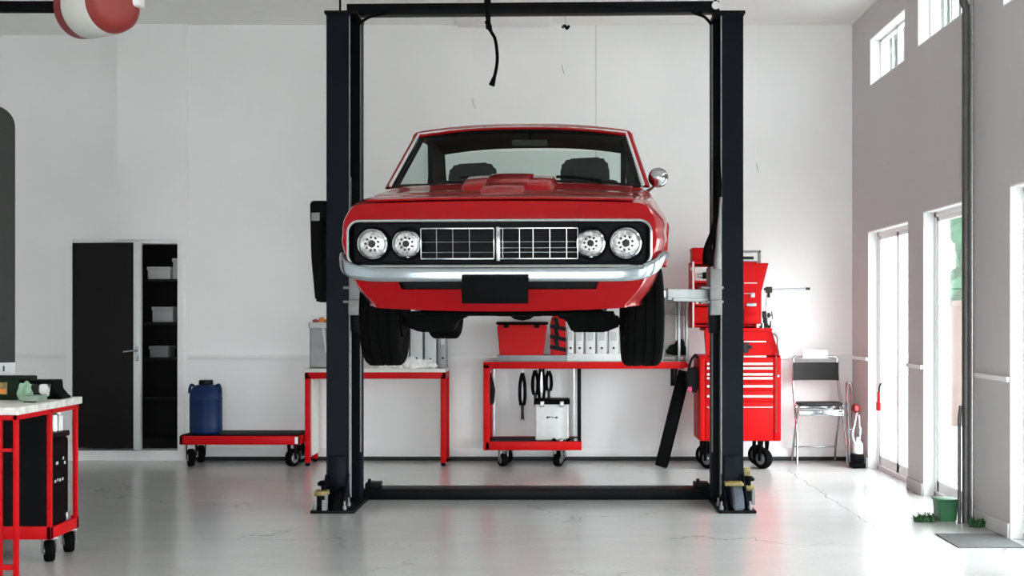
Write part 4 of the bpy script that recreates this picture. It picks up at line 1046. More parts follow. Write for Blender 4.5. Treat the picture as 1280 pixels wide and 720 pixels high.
# sloped lid tray and top box parts of the cabinet
wz = Z(414, CY0)
obj('tray_front', MB().prism([(cx0 + .07, cz1), (cx1 - .005, cz1), (X(966, CY0), wz), (cx0 + .05, wz)], 'y', CY0 + .03, CY0 + .09, .006), M['redbright'], t)
obj('tray_floor', MB().box((cx0, CY0 + .03, cz1), (cx1, CY1, cz1 + .02)), M['redbright'], t)
obj('tray_cover', MB().box((X(882, CY0), CY0 + .02, wz), (X(966, CY0), CY1 - .02, wz + .03), .006), M['redbright'], t)
obj('tray_handle', MB().box((X(930, CY0), CY0 + .016, Z(427, CY0) - .008), (X(958, CY0), CY0 + .034, Z(427, CY0) + .006), .003), M['paper'], t)
obj('tray_handle', MB().box((X(930, CY0), CY0 + .008, Z(446, CY0) - .006), (X(958, CY0), CY0 + .034, Z(446, CY0) + .01), .003), M['paper'], t)
obj('tray_lock', MB().box((X(929, CY0), CY0 - .01, Z(441, CY0)), (X(936, CY0), CY0 + .034, Z(429, CY0)), .004).cyl((X(938, CY0), CY0 - .02, Z(434, CY0)), (X(938, CY0), CY0 + .034, Z(434, CY0)), .018, n=12), M['dgrey'], t)
obj('side_bracket', MB().tube([(cx1 - .07, CY0 + .02, Z(416, CY0)), (cx1 - .03, CY0 + .01, Z(422, CY0)), (cx1 - .03, CY0, Z(432, CY0)), (cx1 - .015, CY0 - .005, Z(442, CY0))], .016, 8, 4), M['steel'], t)
# upper chest with raised flared lid
ZB = wz + .03
t2 = thing('top_chest', 'red upper tool chest with shelves and raised flared lid, above the rolling cabinet', 'cabinet', (X(910, 11.9), 11.95, ZB))
HY0, HY1 = 11.72, 12.10
ha, hb_ = X(866, HY0), X(946, HY0)
zt4 = Z(327, HY0)
obj('back_panel', MB().box((ha, HY1 - .02, ZB), (hb_, HY1, zt4)), M['redbright'], t2)
for x in (ha, hb_ - .02): obj('side_panel', MB().box((x, HY0, ZB if x > 1.3 else ZB), (x + .02, HY1, zt4), .003), M['redbright'], t2)
obj('edge_trim', MB().box((ha - .006, HY0 - .01, ZB), (ha + .012, HY0, zt4), .002), M['offwhite'], t2)
for v in (407, 381, 352): obj('shelf', MB().box((ha + .02, HY0 + .01, Z(v, HY0) - .008), (hb_ - .02, HY1 - .02, Z(v, HY0) + .008)), M['redbright'], t2)
obj('front_drawer', MB().box((X(868, HY0), HY0 - .004, Z(404, HY0)), (X(944, HY0), HY0 + .02, Z(384, HY0)), .006), M['redbright'], t2)
obj('top_board', MB().box((ha, HY0, zt4 - .02), (hb_, HY1, zt4)), M['redbright'], t2)
lid = MB().prism([(X(905, HY0), Z(405, HY0)), (X(949.5, HY0), Z(405, HY0)), (X(949.5, HY0), Z(365, HY0)), (X(958.5, HY0), Z(329, HY0)), (X(905, HY0), Z(329, HY0))], 'y', HY0 - .06, HY0 - .035, .006)
lo = obj('raised_lid', lid, M['redbright'], t2)
obj('lid_side', MB().prism([(X(948, HY0), Z(405, HY0)), (X(951, HY0), Z(405, HY0)), (X(951, HY0), Z(365, HY0)), (X(960, HY0), Z(329, HY0)), (X(956, HY0), Z(329, HY0)), (X(947, HY0), Z(366, HY0))], 'y', HY0 - .035, HY0 + .10), M['darkred'], lo)
obj('lid_strip', MB().box((X(929, HY0), HY0 - .068, Z(354, HY0) - .004), (X(945, HY0), HY0 - .058, Z(354, HY0) + .004)).box((X(929, HY0), HY0 - .066, Z(367, HY0) - .003), (X(942, HY0), HY0 - .058, Z(367, HY0) + .003)), M['offwhite'], lo)
obj('lid_latch', MB().box((X(937, HY0), HY0 - .072, Z(372, HY0)), (X(942, HY0), HY0 - .058, Z(366, HY0)), .003).box((X(932, HY0), HY0 - .074, Z(383, HY0)), (X(944, HY0), HY0 - .058, Z(379, HY0)), .003), M['steel'], lo)
# the lid is stiffened by the little lower drawers
for va, vb_ in ((384, 392), (393, 404)): obj('small_drawer', MB().box((X(929, HY0), HY0 - .07, Z(vb_, HY0)), (X(947, HY0), HY0 - .058, Z(va, HY0)), .003), M['redbright'], lo)
# things in and on the chest
zz = zt4
t = thing('tool_box', 'red metal box standing on top of the upper tool chest', 'box', (X(877, 11.85), 11.85, zz))
obj('box_body', MB().box((X(865.5, 11.78), 11.78, zz), (X(899, 11.78), 12.0, Z(312, 11.78)), .012), M['redbright'], t)
obj('box_lid', MB().box((X(865, 11.78), 11.772, Z(314, 11.78)), (X(899.5, 11.78), 12.008, Z(309.5, 11.78)), .01), M['redbright'], t)
solo('parts_tray', MB().box((X(866, 11.76), 11.76, Z(352, HY0) + .008), (X(888, 11.76), 11.95, Z(331, HY0) - .03), .006).box((X(865.3, 11.76), 11.755, Z(334, HY0) - .03), (X(888.6, 11.76), 11.956, Z(331, HY0) - .02), .003), M['paper'], 'white box on the top shelf of the red chest', 'box')
t = thing('hand_drill', 'black tool lying on the shelf of the red chest above the lift arm', 'tool', (X(885, 11.74), 11.76, Z(352, HY0) + .008))
zz = Z(352, HY0) + .008
obj('tool_body', MB().cyl((X(878, 11.73), 11.74, zz + .05), (X(898, 11.73), 11.74, zz + .06), .032, n=16, bev=.006), M['plastic'], t)
obj('grip', MB().box((X(888, 11.73), 11.715, zz), (X(893, 11.73), 11.765, zz + .05), .01), M['plastic'], t)
obj('chuck', MB().cyl((X(872, 11.73), 11.74, zz + .05), (X(878, 11.73), 11.74, zz + .05), .014, .022, n=14), M['chrome'], t)
zz = Z(381, HY0) + .008
for k, (u, h, m, lb) in enumerate([(871, .035, 'paper', 'white oil filter at the left on the middle shelf of the red chest'), (877, .030, 'lgrey', 'grey oil filter second on the middle shelf of the red chest'), (883, .038, 'paper', 'white oil filter third on the middle shelf of the red chest'), (888, .03, 'steel', 'steel oil filter right on the middle shelf of the red chest')]):
    solo('oil_filter', MB().lathe([(0, 0), (.018, 0), (.02, .006), (.02, h * .9), (.012, h), (0, h)], (X(u, 11.75), 11.75, zz), 16), M[m], lb, 'filter', 'oil filters in the red chest')
# small figure pieces on the closed cover of the cabinet: clamp stand with long rod
zz = ZB
t = thing('torque_wrench_stand', 'slim steel stand holding a long horizontal wrench at the right of the red chest', 'tool', (X(957, 11.9), 11.92, zz))
yy = 11.92
obj('stand_base', MB().box((X(950, yy), yy - .03, zz), (X(962, yy), yy + .05, zz + .02), .005), M['dgrey'], t)
obj('stand_rod', MB().tube([(X(957, yy), yy, zz), (X(957.5, yy), yy, Z(385, yy)), (X(960, yy), yy, Z(361, yy))], .007, 8, 4), M['steel'], t)
cl_ = obj('clamp', MB().box((X(957, yy), yy - .02, Z(366, yy)), (X(965, yy), yy + .02, Z(358.5, yy)), .005).cyl((X(961, yy), yy - .01, Z(372, yy)), (X(961, yy), yy - .01, Z(364, yy)), .012, n=10).box((X(955, yy), yy - .015, Z(363, yy)), (X(958, yy), yy + .01, Z(360, yy))), M['dgrey'], t)
obj('wrench_rod', MB().cyl((X(964, yy), yy, Z(362, yy)), (X(1008, yy), yy - .05, Z(361, yy)), .009, n=10), M['chrome'], t)
obj('wrench_head', MB().cyl((X(1006, yy), yy - .05, Z(361, yy)), (X(1011, yy), yy - .055, Z(361, yy)), .013, n=12), M['dgrey'], t)
t = thing('bench_vise', 'small dark and silver vise beside the raised red lid', 'tool', (X(957, 11.72), 11.72, zz))
yy = 11.72
obj('vise_base', MB().lathe([(0, 0), (.05, 0), (.05, .015), (.025, .04), (.022, .09), (.03, .10), (0, .10)], (X(956.5, yy), yy, zz), 18), M['dgrey'], t)
obj('vise_jaw', MB().box((X(953, yy), yy - .025, zz + .10), (X(958, yy), yy + .03, zz + .165), .008).box((X(959.5, yy), yy - .025, zz + .10), (X(962, yy), yy + .03, zz + .15), .006), M['dgrey'], t)
obj('vise_screw', MB().cyl((X(956, yy), yy, zz + .125), (X(965, yy), yy, zz + .125), .010, n=10).cyl((X(965, yy), yy - .03, zz + .09), (X(965, yy), yy + .02, zz + .16), .006, n=8), M['chrome'], t)
for k, (u, r_, h) in enumerate([(953.0, .016, .05), (964.0, .016, .07)]):
    solo('socket', MB().lathe([(0, 0), (r_, 0), (r_, h * .6), (r_ * .8, h * .7), (r_ * .8, h), (r_ * .5, h), (r_ * .5, h * .6), (0, h * .6)], (X(u, 11.68), 11.68, zz), 16), M['chrome'], ['shiny socket on the red cover left of the small vise', 'shiny socket on the red cover right of the small vise'][k], 'socket', 'sockets on the red cabinet')
# framed panel behind the chest, standing on its top board
t = thing('picture_frame', 'grey framed panel leaning on the wall above the raised red lid', 'frame', (X(938, 12.05), 12.03, zt4))
yy = 12.03
a, b, z0, z1 = X(914, yy), X(951, yy), zt4, Z(313, yy)
obj('frame', MB().box((a, yy, z1 - .025), (b, yy + .025, z1), .004).box((a, yy, z0), (b, yy + .025, z0 + .02), .004).box((a, yy, z0), (a + .025, yy + .025, z1), .004).box((b - .025, yy, z0), (b, yy + .025, z1), .004), M['greypaint'], t)
obj('panel', MB().box((a + .02, yy + .012, z0 + .015), (b - .02, yy + .02, z1 - .02)), M['paper'], t)
obj('printed_strip', MB().box((a + .05, yy + .008, z1 - .09), (b - .07, yy + .013, z1 - .06)), M['dgrey'], t)

# ---- folding chair
def chrome_tube(pts, r=.0115, n=10): return MB().tube(pts, r, n, 6)
t = thing('folding_chair', 'chrome folding chair with black seat and back against the back wall', 'chair', (X(1026, 12), 12.0, 0))
y0, y1 = 11.95, 12.32
xl, xr = X(994, 12.15), X(1051, 12.15)
zs_ = Z(506, 12.0); zbk = Z(452, y1 - .05)
for s, x in ((-1, xl), (1, xr)):
    o = s * .01
    obj('leg', chrome_tube([(x - o, y1 - .04, zbk + .02), (x, y1 - .06, zs_ + .2), (x + o * .4, y1 - .15, zs_), (x + o, y0 + .06, .3), (x + o * 2, y0 + .0, .012)]), M['chrome'], t)
    obj('leg', chrome_tube([(x - s * .02, y0 + .05, zs_ - .005), (x - s * .018, y0 + .2, zs_ - .12), (x - s * .015, y1 - .02, .2), (x - s * .01, y1 + .05, .012)]), M['chrome'], t)
obj('back_tube', chrome_tube([(xl, y1 - .04, zbk + .02), (xl + .02, y1 - .037, zbk + .045), (xl + .06, y1 - .036, zbk + .05), (xr - .06, y1 - .036, zbk + .05), (xr - .02, y1 - .037, zbk + .045), (xr, y1 - .04, zbk + .02)]), M['chrome'], t)
rows = []
for z_ in (Z(475, y1 - .06), Z(470, y1 - .06), Z(458, y1 - .06), Z(453, y1 - .06)):
    rows.append([(xl + .0 + (xr - xl) * f, y1 - .072 + .03 * (1 - (2 * f - 1) ** 2), z_) for f in (0, .15, .3, .5, .7, .85, 1)])
obj('backrest', MB().grid(rows, thick=.022), M['seat'], t)
obj('seat', MB().box((xl + .015, y0 + .03, zs_ - .012), (xr - .015, y1 - .10, zs_ + .022), .014, 3), M['seat'], t)
obj('seat_rail', MB().box((xl + .01, y0 + .03, Z(519, y0) - .012), (xr - .005, y0 + .045, Z(513, y0) + .0), .004).box((xl + .01, y1 - .14, zs_ - .06), (xr - .01, y1 - .12, zs_ - .02), .003), M['chrome'], t)
obj('stretcher', MB().cyl((xl + .005, y1 - .0, .15), (xr - .005, y1 - .0, .15), .008, n=8), M['chrome'], t)
solo('paper_sheet', MB().box((X(1003, 12.24), 12.235, zbk + .03), (X(1035, 12.24), 12.247, Z(437, 12.24)), .002).box((X(1008, 12.24), 12.231, zbk + .09), (X(1030, 12.24), 12.2345, zbk + .10)), M['paper'], 'white card standing behind the top of the folding chair', 'card')
t = thing('folded_frame', 'folded chrome stool frame leaning beside the folding chair', 'stool', (X(1063, 12.05), 12.05, 0))
xa, xb_ = X(1061.5, 12.0), X(1069.5, 12.0)
zt5 = Z(479, 12.1)
for yo in (0, .05):
    obj('tube_frame', chrome_tube([(xa, 11.98 + yo * .3, .012), (xa + .006, 12.06 + yo, zt5 * .5), (xa + .012, 12.12 + yo, zt5 - .05), ((xa + xb_) / 2, 12.13 + yo, zt5), (xb_ - .010, 12.12 + yo, zt5 - .05), (xb_ - .004, 12.06 + yo, zt5 * .5), (xb_, 11.98 + yo * .3, .012)], .0125), M['chrome'], t)
obj('cross_brace', MB().cyl((xa + .004, 12.05, .35), (xb_ - .004, 12.05, .35), .008, n=8), M['chrome'], t)
# ---- small pump in the corner
t = thing('air_pump', 'small pump with red knob in the corner beside the first glazed door', 'pump', (2.93, 11.8, 0))
yy = 11.80; px = 2.93
obj('pump_base', MB().box((px - .07, yy - .07, 0), (px + .06, yy + .09, .05), .012).box((px - .06, yy - .06, .05), (px + .05, yy + .08, .14), .02), M['plastic'], t)
obj('pump_body', MB().lathe([(0, .14), (.045, .14), (.05, .16), (.045, .24), (.02, .27), (.016, .30), (0, .30)], (px, yy, 0), 20), M['paper'], t)
obj('column', MB().cyl((px + .02, yy, .27), (px + .01, yy, .52), .012, n=10).cyl((px + .02, yy, .33), (px + .02, yy, .40), .022, n=12), M['chrome'], t)
obj('hose', MB().tube([(px - .03, yy - .03, .22), (px - .06, yy - .03, .32), (px - .03, yy, .44), (px - .01, yy, .55)], .009, 8, 5), M['lgrey'], t)
obj('knob', MB().blob((px - .02, yy, .585), .045, 5, .25, 2), M['darkred'], t)
t = thing('door_tag', 'red and black pull tag hung on the frame of the farthest glazed door', 'tag', (XR + .07, 11.60, 0.62))
obj('loop', MB().tube([(XR + .085, 11.6, .84), (XR + .06, 11.58, .80), (XR + .06, 11.58, .76)], .008, 6, 3), M['plastic'], t)
obj('tag_plate', MB().box((XR + .04, 11.55, .58), (XR + .07, 11.62, .66), .006).box((XR + .048, 11.57, .66), (XR + .066, 11.61, .76), .004), M['red'], t)

# ---- conduit and green box by the second door
px, py = 2.93, 8.66
t = thing('conduit', 'dark upright conduit pipe beside the second glazed door, bent under the ceiling', 'pipe', (px, py, 0))
obj('pipe', MB().tube([(px, py, .0), (px, py, 1.0), (px, py, 2.5), (px, py, 3.62), (px - .012, py, 3.74), (px - .06, py, 3.88), (px - .13, py, 4.0), (px - .15, py, 4.2), (px - .15, py, 4.5)], .029, 14, 5), M['pipe'], t)
obj('thin_pipe', MB().tube([(px + .048, py + .01, 0), (px + .048, py + .01, 4.5)], .012, 10), M['steel'], t)
obj('lower_tube', MB().tube([(px - .055, py - .02, 0.0), (px - .055, py - .02, .75), (px - .045, py - .02, .85)], .013, 10), M['pipe'], t)
t = thing('planter_box', 'green box at the foot of the dark conduit by the second door', 'box', (2.84, 8.78, 0))
obj('box_body', MB().prism([(2.76, 0), (2.885, 0), (2.895, .15), (2.75, .15)], 'y', 8.72, 8.86, .008), M['green'], t)
obj('box_rim', MB().box((2.742, 8.712, .145), (2.90, 8.868, .162), .004), M['green'], t)
def tuft(x, y, r, seed, label):
    mb = MB(); rd = random.Random(seed)
    for k in range(60):
        a = rd.uniform(0, 6.28); d = r * math.sqrt(rd.random()); bx_, by_ = x + d * math.cos(a), y + d * .6 * math.sin(a)
        h = rd.uniform(.02, .07); w = .012; an = rd.uniform(0, 6.28); lx, ly = rd.uniform(-.03, .03), rd.uniform(-.03, .03)
        cx_, cy_ = math.cos(an) * w, math.sin(an) * w
        mb.grid([[(bx_ - cx_, by_ - cy_, 0), (bx_ + cx_, by_ + cy_, 0)], [(bx_ - cx_ * .8 + lx * .5, by_ - cy_ * .8 + ly * .5, h * .6), (bx_ + cx_ * .8 + lx * .5, by_ + cy_ * .8 + ly * .5, h * .6)], [(bx_ + lx * 1.4 - .001, by_ + ly * 1.4, h), (bx_ + lx * 1.4 + .001, by_ + ly * 1.4, h)]], thick=.002)
    solo('leaf_tuft', mb, M['leaf'], label, 'plant', 'green tufts on the floor by the conduit')
tuft(2.655, 8.72, .075, 1, 'tuft of green leaves on the floor left of the green box')
tuft(2.96, 8.50, .05, 2, 'dark green tuft on the floor right of the conduit foot')
# ---- grey mat
solo('door_mat', MB().box((2.565, 7.73, 0.0), (3.0, 8.21, .008), .003), M['mat'], 'flat grey mat on the floor in front of the nearest glazed door', 'mat')

# ---- hanging cable
t = thing('hanging_cable', 'thick black cable with plug end hanging from the ceiling above the car', 'cable', (X(612, 9.0), 9.0, Z(108, 9)))
c = lambda u, v: (X(u, 9.0), 9.0, Z(v, 9.0))
obj('upper_pipe', MB().cyl((X(609.5, 9), 9, ZC), c(609.5, 12), .026, n=14).cyl(c(609.5, 12), c(610.5, 30), .024, .016, n=12), M['plastic'], t)
obj('strain_relief', MB().cyl(c(609, 26), c(613, 38), .022, .016, n=12).box(Vector(c(609, 36)) - Vector((.01, .02, .0)), Vector(c(613, 31)) + Vector((.01, .02, .0)), .004), M['rubber'], t)
obj('cable', MB().tube([c(611, 30), c(613, 38), c(618.5, 48), c(621, 62), c(621.5, 76), c(619.5, 90), c(617, 99)], .0125, 10, 6), M['rubber'], t)
obj('plug', MB().cyl(c(618, 96), c(614.5, 107), .014, .024, n=14, bev=.003), M['plastic'], t)
# ---- white pull cords with light handles
def cord(u, v1, y, label):
    x = X(u, y)
    t = thing('pull_cord', label, 'cord', (x, y, Z(v1, y)), 'white pull cords from the ceiling')
    obj('string', MB().cyl((x, y, Z(v1, y) + .06), (x, y, ZC), .0014, n=6), M['white'], t)
    obj('handle', MB().tube([(x - .006, y, Z(v1, y) + .085), (x, y, Z(v1, y) + .05), (x + .016, y, Z(v1, y))], .011, 8, 4), M['paper'], t)
cord(592, 135, 10.5, 'white pull cord left of the black hanging cable')
cord(704, 92, 11.5, 'white pull cord above the middle of the car roof')
cord(947, 215, 11.0, 'white pull cord just right of the right lift post')
t = thing('ceiling_hook', 'small dark hook below the overhead beam near the middle', 'hook', (X(707, 11.6), 11.6, Z(36, 11.6)))
hx = X(707, 11.6)
obj('hook_stem', MB().cyl((hx, 11.6, Z(33, 11.6)), (hx, 11.6, ZC), .004, n=6), M['lgrey'], t)
obj('hook_body', MB().tube([(hx - .03, 11.6, Z(36, 11.6) + .008), (hx - .015, 11.6, Z(32, 11.6)), (hx, 11.6, Z(33, 11.6)), (hx + .012, 11.6, Z(37, 11.6) + .008), (hx + .035, 11.6, Z(32, 11.6))], .013, 8, 4), M['plastic'], t)

# ---- hose reel top left
RY = 8.0
t = thing('hose_reel', 'red and white drum on a black bar hanging at the top left', 'reel', (X(130, RY), RY, Z(46, RY)))
cx_, cz_ = X(122, RY), 3.555
ax = Vector((math.cos(R(-32)), math.sin(R(-32)), 0))
q = ax.to_track_quat('Z', 'Y').to_matrix().to_4x4()
m4 = Matrix.Translation((cx_, RY, cz_)) @ q
rr = .195
obj('drum', MB().lathe([(0, -.13), (rr * .97, -.13), (rr, -.12), (rr, .12), (rr * .97, .13), (0, .13)], (0, 0, 0), 40, mtx=m4), M['offwhite'], t)
obj('end_cap', MB().lathe([(rr * .985, .125), (rr * .99, .14), (rr * .93, .20), (rr * .75, .235), (rr * .4, .25), (0, .255)], (0, 0, 0), 40, mtx=m4), M['brown'], t, label='brownish red end cap')
obj('end_cap', MB().lathe([(0, -.25), (rr * .4, -.245), (rr * .75, -.235), (rr * .95, -.21), (rr * 1.0, -.125)], (0, 0, 0), 40, mtx=m4), M['darkred'], t, label='dark red end cap')
obj('mounting_bar', MB().box((XL, RY - .04, Z(15, RY)), (cx_ - .12, RY + .04, Z(3, RY)), .006), M['plastic'], t)
obj('ceiling_bracket', MB().box((cx_ + .17, RY - .06, Z(10, RY)), (cx_ + .30, RY + .06, ZC), .02).box((cx_ - .05, RY - .04, cz_ + rr - .03), (cx_ + .3, RY + .04, cz_ + rr + .04), .01), M['white'], t)

# ---- dark machine cabinet at the left edge
MY = 8.05
xr_ = X(19, MY); w = .75
t = thing('machine_cabinet', 'tall dark grey machine cabinet with rounded top at the left edge', 'machine', (xr_ - w / 2, MY + .25, 0))
zt6 = Z(133, MY)
def rtop(x0, x1, z0, z1, r):
    out = [(x0, z0), (x1, z0)]
    for i in range(9):
        a = R(90 * i / 8); out.append((x1 - r + r * math.cos(a), z1 - r + r * math.sin(a)))
    for i in range(9):
        a = R(90 + 90 * i / 8); out.append((x0 + r + r * math.cos(a), z1 - r + r * math.sin(a)))
    return out
mr_ = Matrix.Translation((xr_, MY, 0)) @ Matrix.Rotation(R(25), 4, 'Z') @ Matrix.Translation((-xr_, -MY, 0))
obj('housing', MB().prism(rtop(xr_ - w, xr_, .04, zt6, .135), 'y', MY, MY + .5, .008, mtx=mr_), M['dgrey'], t)
bd = obj('control_band', MB().box((xr_ - w - .001, MY - .012, Z(469, MY)), (xr_ + .001, MY + .3, Z(453, MY)), .004, mtx=mr_), M['lgrey'], t)
obj('band_mark', MB().box((X(5, MY), MY - .014, Z(464, MY)), (X(7, MY), MY - .011, Z(457, MY)), mtx=mr_), M['dgrey'], bd)
obj('plinth', MB().box((xr_ - w + .03, MY + .03, 0), (xr_ - .03, MY + .47, .05), mtx=mr_), M['black'], t)

# ---- red workbench, lower left
WX1, WX0 = -3.07, -4.15
WY0, WY1 = 6.79, 7.66
t = thing('workbench', 'red-framed workbench with speckled top and dark cabinet in the lower left corner', 'workbench', ((WX0 + WX1) / 2, (WY0 + WY1) / 2, 0))
obj('worktop', MB().box((WX0, WY0 - .02, .935), (WX1 + .015, WY1 + .02, .980), .006), M['top'], t)
for x, y in ((WX1 - .035, WY0), (WX0, WY0)):
    obj('leg', MB().box((x + (.008 if x > -3.5 else 0), y, 0), (x + .035, y + .028, .94), .004), M['red'], t)
obj('leg', MB().box((X(1, WY0) - .03, WY0, .0), (X(1, WY0), WY0 + .03, .945), .004), M['red'], t)
obj('front_rail', MB().box((WX0, WY0 + .002, .905), (WX1, WY0 + .032, .936), .003), M['red'], t)
obj('front_rail', MB().box((WX0, WY0 + .004, .725), (WX1 - .03, WY0 + .03, .745), .003), M['red'], t)
obj('front_rail', MB().box((WX0, WY0 + .004, .055), (WX1 - .03, WY0 + .03, .085), .003), M['red'], t)
obj('side_rail', MB().box((WX1 - .03, WY0, .905), (WX1, WY1, .945), .003), M['red'], t)
cy0, cy1 = 7.24, WY1
for y in (cy0, cy1 - .035):
    obj('leg', MB().box((WX1 - .028, y, .15), (WX1, y + .026, .94), .004), M['red'], t)
    obj('leg', MB().box((WX0, y, .15), (WX0 + .035, y + .035, .945), .004), M['red'], t)
obj('bottom_rail', MB().box((WX0, cy0, .145), (WX1, cy0 + .03, .225), .004).box((WX0, cy1 - .03, .145), (WX1, cy1, .225), .004).box((WX1 - .03, cy0, .145), (WX1, cy1, .215), .004), M['red'], t)
obj('bottom_shelf', MB().box((WX0 + .01, cy0 + .01, .185), (WX1 - .03, cy1 - .01, .205)), M['black'], t)
obj('cabinet_panel', MB().box((WX0 + .03, cy0 + .008, .22), (WX1 - .035, cy0 + .022, .93)), M['black'], t)
obj('back_panel', MB().box((WX0 + .03, cy1 - .02, .22), (WX1 - .45, cy1 - .008, .93)), M['black'], t)
for cx in (WX1 - .035, WX0 + .08):
    for cy in (cy0 + .06, cy1 - .07): castor(t, cx, cy, .066, .15, 'steel', .05, .5)
# equipment in the open side
zz = .205
t = thing('equipment_case', 'black equipment case with pale markings in the open side of the workbench', 'case', (-3.30, 7.42, zz))
obj('case_body', MB().box((-3.50, 7.30, zz), (-3.10, 7.58, .74), .02), M['plastic'], t)
obj('case_lid', MB().box((-3.505, 7.295, .74), (-3.095, 7.585, .775), .01), M['black'], t)
mk = MB()
for yy, z_, w_ in ((7.36, .47, .02), (7.40, .475, .012), (7.43, .47, .02), (7.47, .472, .016), (7.38, .58, .03), (7.50, .57, .02), (7.48, .60, .015)): mk.box((-3.1015, yy, z_), (-3.098, yy + w_, z_ + .018))
obj('printed_mark', mk, M['lgrey'], t)
obj('corner_guard', MB().box((-3.115, 7.53, zz), (-3.092, 7.59, zz + .06), .004), M['steel'], t)
zz = .775
for k, (y, r_, h, m, lb) in enumerate([(7.37, .04, .10, 'plastic', 'black can on the equipment case under the workbench'), (7.47, .035, .14, 'chrome', 'shiny steel can on the equipment case under the workbench'), (7.55, .03, .12, 'paper', 'white bottle on the equipment case under the workbench')]):
    solo('spray_can', MB().lathe([(0, 0), (r_, 0), (r_ * 1.02, .006), (r_, .012), (r_, h * .75), (r_ * .6, h * .85), (r_ * .55, h), (0, h)], (-3.16, y, zz), 20), M[m], lb, 'can', 'cans on the equipment case')
# on the worktop
zz = .980
t = thing('supply_carton', 'dark green carton with orange label at the left end of the workbench', 'box', (-3.45, 7.45, zz))
yy = 7.35
a, b = X(-60, yy), X(20.5, yy)
obj('carton_body', MB().box((a, yy, zz), (b, yy + .3, Z(472, yy)), .008), M['dgreen'], t)
obj('carton_label', MB().box((X(-40, yy), yy - .003, Z(493, yy)), (X(9, yy), yy + .001, Z(478, yy))), M['yellow'], t)
obj('label_picture', MB().box((X(-30, yy), yy - .005, Z(492, yy)), (X(8, yy), yy - .002, Z(486, yy))), M['orange'], t)
t = thing('glass_jar', 'pale green plastic bag of parts beside the dark carton', 'bag', (X(27, 7.2), 7.2, zz))
mb = MB(); mb.blob((X(26.5, 7.2), 7.25, zz + .05), .055, 91, .3, 3, (.75, .6, 1.15))
for v in mb.bm.verts: v.co.z = max(v.co.z, zz)
obj('bag_body', mb, mat('pale_green_plastic', (.22, .36, .24), .4, noise=.3, nscale=30), t)
obj('bag_neck', MB().cyl((X(24, 7.2), 7.25, zz + .10), (X(23, 7.2), 7.25, zz + .13), .012, .022, n=12), M['plastic'], t)
t.name = 'parts_bag'
t = thing('parts_tray', 'low grey-green tray in front of the black machine on the workbench', 'tray', (X(38, 7.15), 7.15, zz))
yy = 7.12
obj('tray_body', MB().box((X(29, yy), yy, zz), (X(46, yy), yy + .14, zz + .012), .003).box((X(29, yy), yy, zz), (X(46, yy), yy + .01, zz + .04), .003).box((X(29, yy), yy + .13, zz), (X(46, yy), yy + .14, zz + .04), .003).box((X(29, yy), yy, zz), (X(30, yy), yy + .14, zz + .04)).box((X(45.5, yy), yy, zz), (X(46.5, yy), yy + .14, zz + .04)), mat('grey_green_plastic', (.20, .26, .21), .5), t)
t = thing('label_machine', 'black open machine with white rolls standing on the workbench', 'machine', (X(55, 7.45), 7.45, zz))
yy = 7.42
obj('machine_top', MB().box((X(27, yy), yy, Z(480, yy)), (X(65, yy), yy + .16, Z(475.5, yy)), .006), M['plastic'], t)
obj('machine_back', MB().box((X(29, yy), yy + .14, zz), (X(65, yy), yy + .16, Z(478, yy))), M['plastic'], t)
obj('machine_side', MB().box((X(27.5, yy), yy + .08, zz), (X(29, yy), yy + .16, Z(478, yy))), M['plastic'], t)
obj('machine_side', MB().prism([(X(64, yy), Z(478, yy)), (X(66, yy), Z(478, yy)), (X(67, yy), Z(487, yy)), (X(74, yy), Z(495, yy)), (X(75, yy), zz + .001), (X(60, yy), zz + .001)], 'y', yy, yy + .15, .004), M['plastic'], t)
obj('machine_foot', MB().box((X(31, yy), yy, zz), (X(76, yy), yy + .15, zz + .018), .004), M['plastic'], t)
for k, (u, v, r_, m) in enumerate([(33, 483, .026, 'paper'), (53, 486.5, .034, 'paper'), (61, 491, .026, 'paper'), (43, 486, .03, 'dgrey')]):
    obj('paper_roll', MB().cyl((X(u, yy), yy + .01, Z(v, yy)), (X(u, yy), yy + .13, Z(v, yy)), r_, n=20, bev=.004), M[m], t)

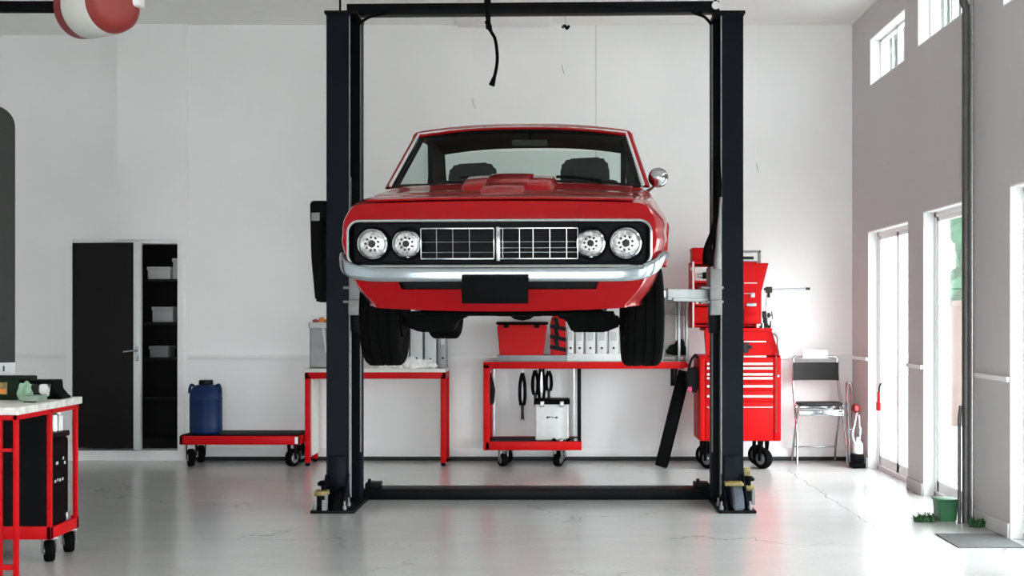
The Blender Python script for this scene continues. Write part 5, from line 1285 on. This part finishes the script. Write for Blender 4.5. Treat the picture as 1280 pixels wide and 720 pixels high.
# ================================================================== light: overcast daylight through the openings
w = bpy.data.worlds.new('overcast_sky'); sc.world = w; w.use_nodes = True
nt = w.node_tree; bg = nt.nodes['Background']
bg.inputs['Color'].default_value = (0.93, 0.97, 1.0, 1)
# overcast sky with a broad bright glow where the veiled sun stands, on the glazed side
tcw = nt.nodes.new('ShaderNodeTexCoord')
dtw = nt.nodes.new('ShaderNodeVectorMath'); dtw.operation = 'DOT_PRODUCT'
dtw.inputs[1].default_value = Vector(GLOWDIR).normalized()
nt.links.new(tcw.outputs['Generated'], dtw.inputs[0])
mrw = nt.nodes.new('ShaderNodeMapRange'); mrw.interpolation_type = 'SMOOTHSTEP'
mrw.inputs['From Min'].default_value = 0.70; mrw.inputs['From Max'].default_value = 1.0
mrw.inputs['To Min'].default_value = SKY; mrw.inputs['To Max'].default_value = SKY * GLOW
nt.links.new(dtw.outputs['Value'], mrw.inputs['Value']); nt.links.new(mrw.outputs['Result'], bg.inputs['Strength'])
def portal(loc, rot, sx, sy):
    l = bpy.data.lights.new('opening_portal', 'AREA'); l.shape = 'RECTANGLE'; l.size = sx; l.size_y = sy; l.cycles.is_portal = True
    o = bpy.data.objects.new('opening_portal', l); o.location = loc; o.rotation_euler = rot; COL.objects.link(o)
for y0, y1, z0, z1 in DOORS + WINS + EXTRA_D + EXTRA_W:
    portal((XR + WT + .02, (y0 + y1) / 2, (z0 + z1) / 2), (0, R(90), 0), z1 - z0, y1 - y0)
portal(((BAY[0] + BAY[1]) / 2, YF - WT - .02, BAY[2] / 2), (R(90), 0, 0), BAY[1] - BAY[0], BAY[2])
sc.cycles.use_denoising = True
sc.cycles.max_bounces = 14; sc.cycles.diffuse_bounces = 12; sc.cycles.glossy_bounces = 4
sc.cycles.transparent_max_bounces = 12
sc.cycles.sample_clamp_indirect = 8
vs = sc.view_settings
vs.view_transform = 'Standard'; vs.look = 'None'; vs.gamma = 1.0; vs.use_curve_mapping = False
vs.exposure = EXPOSURE
sc.display_settings.display_device = 'sRGB'
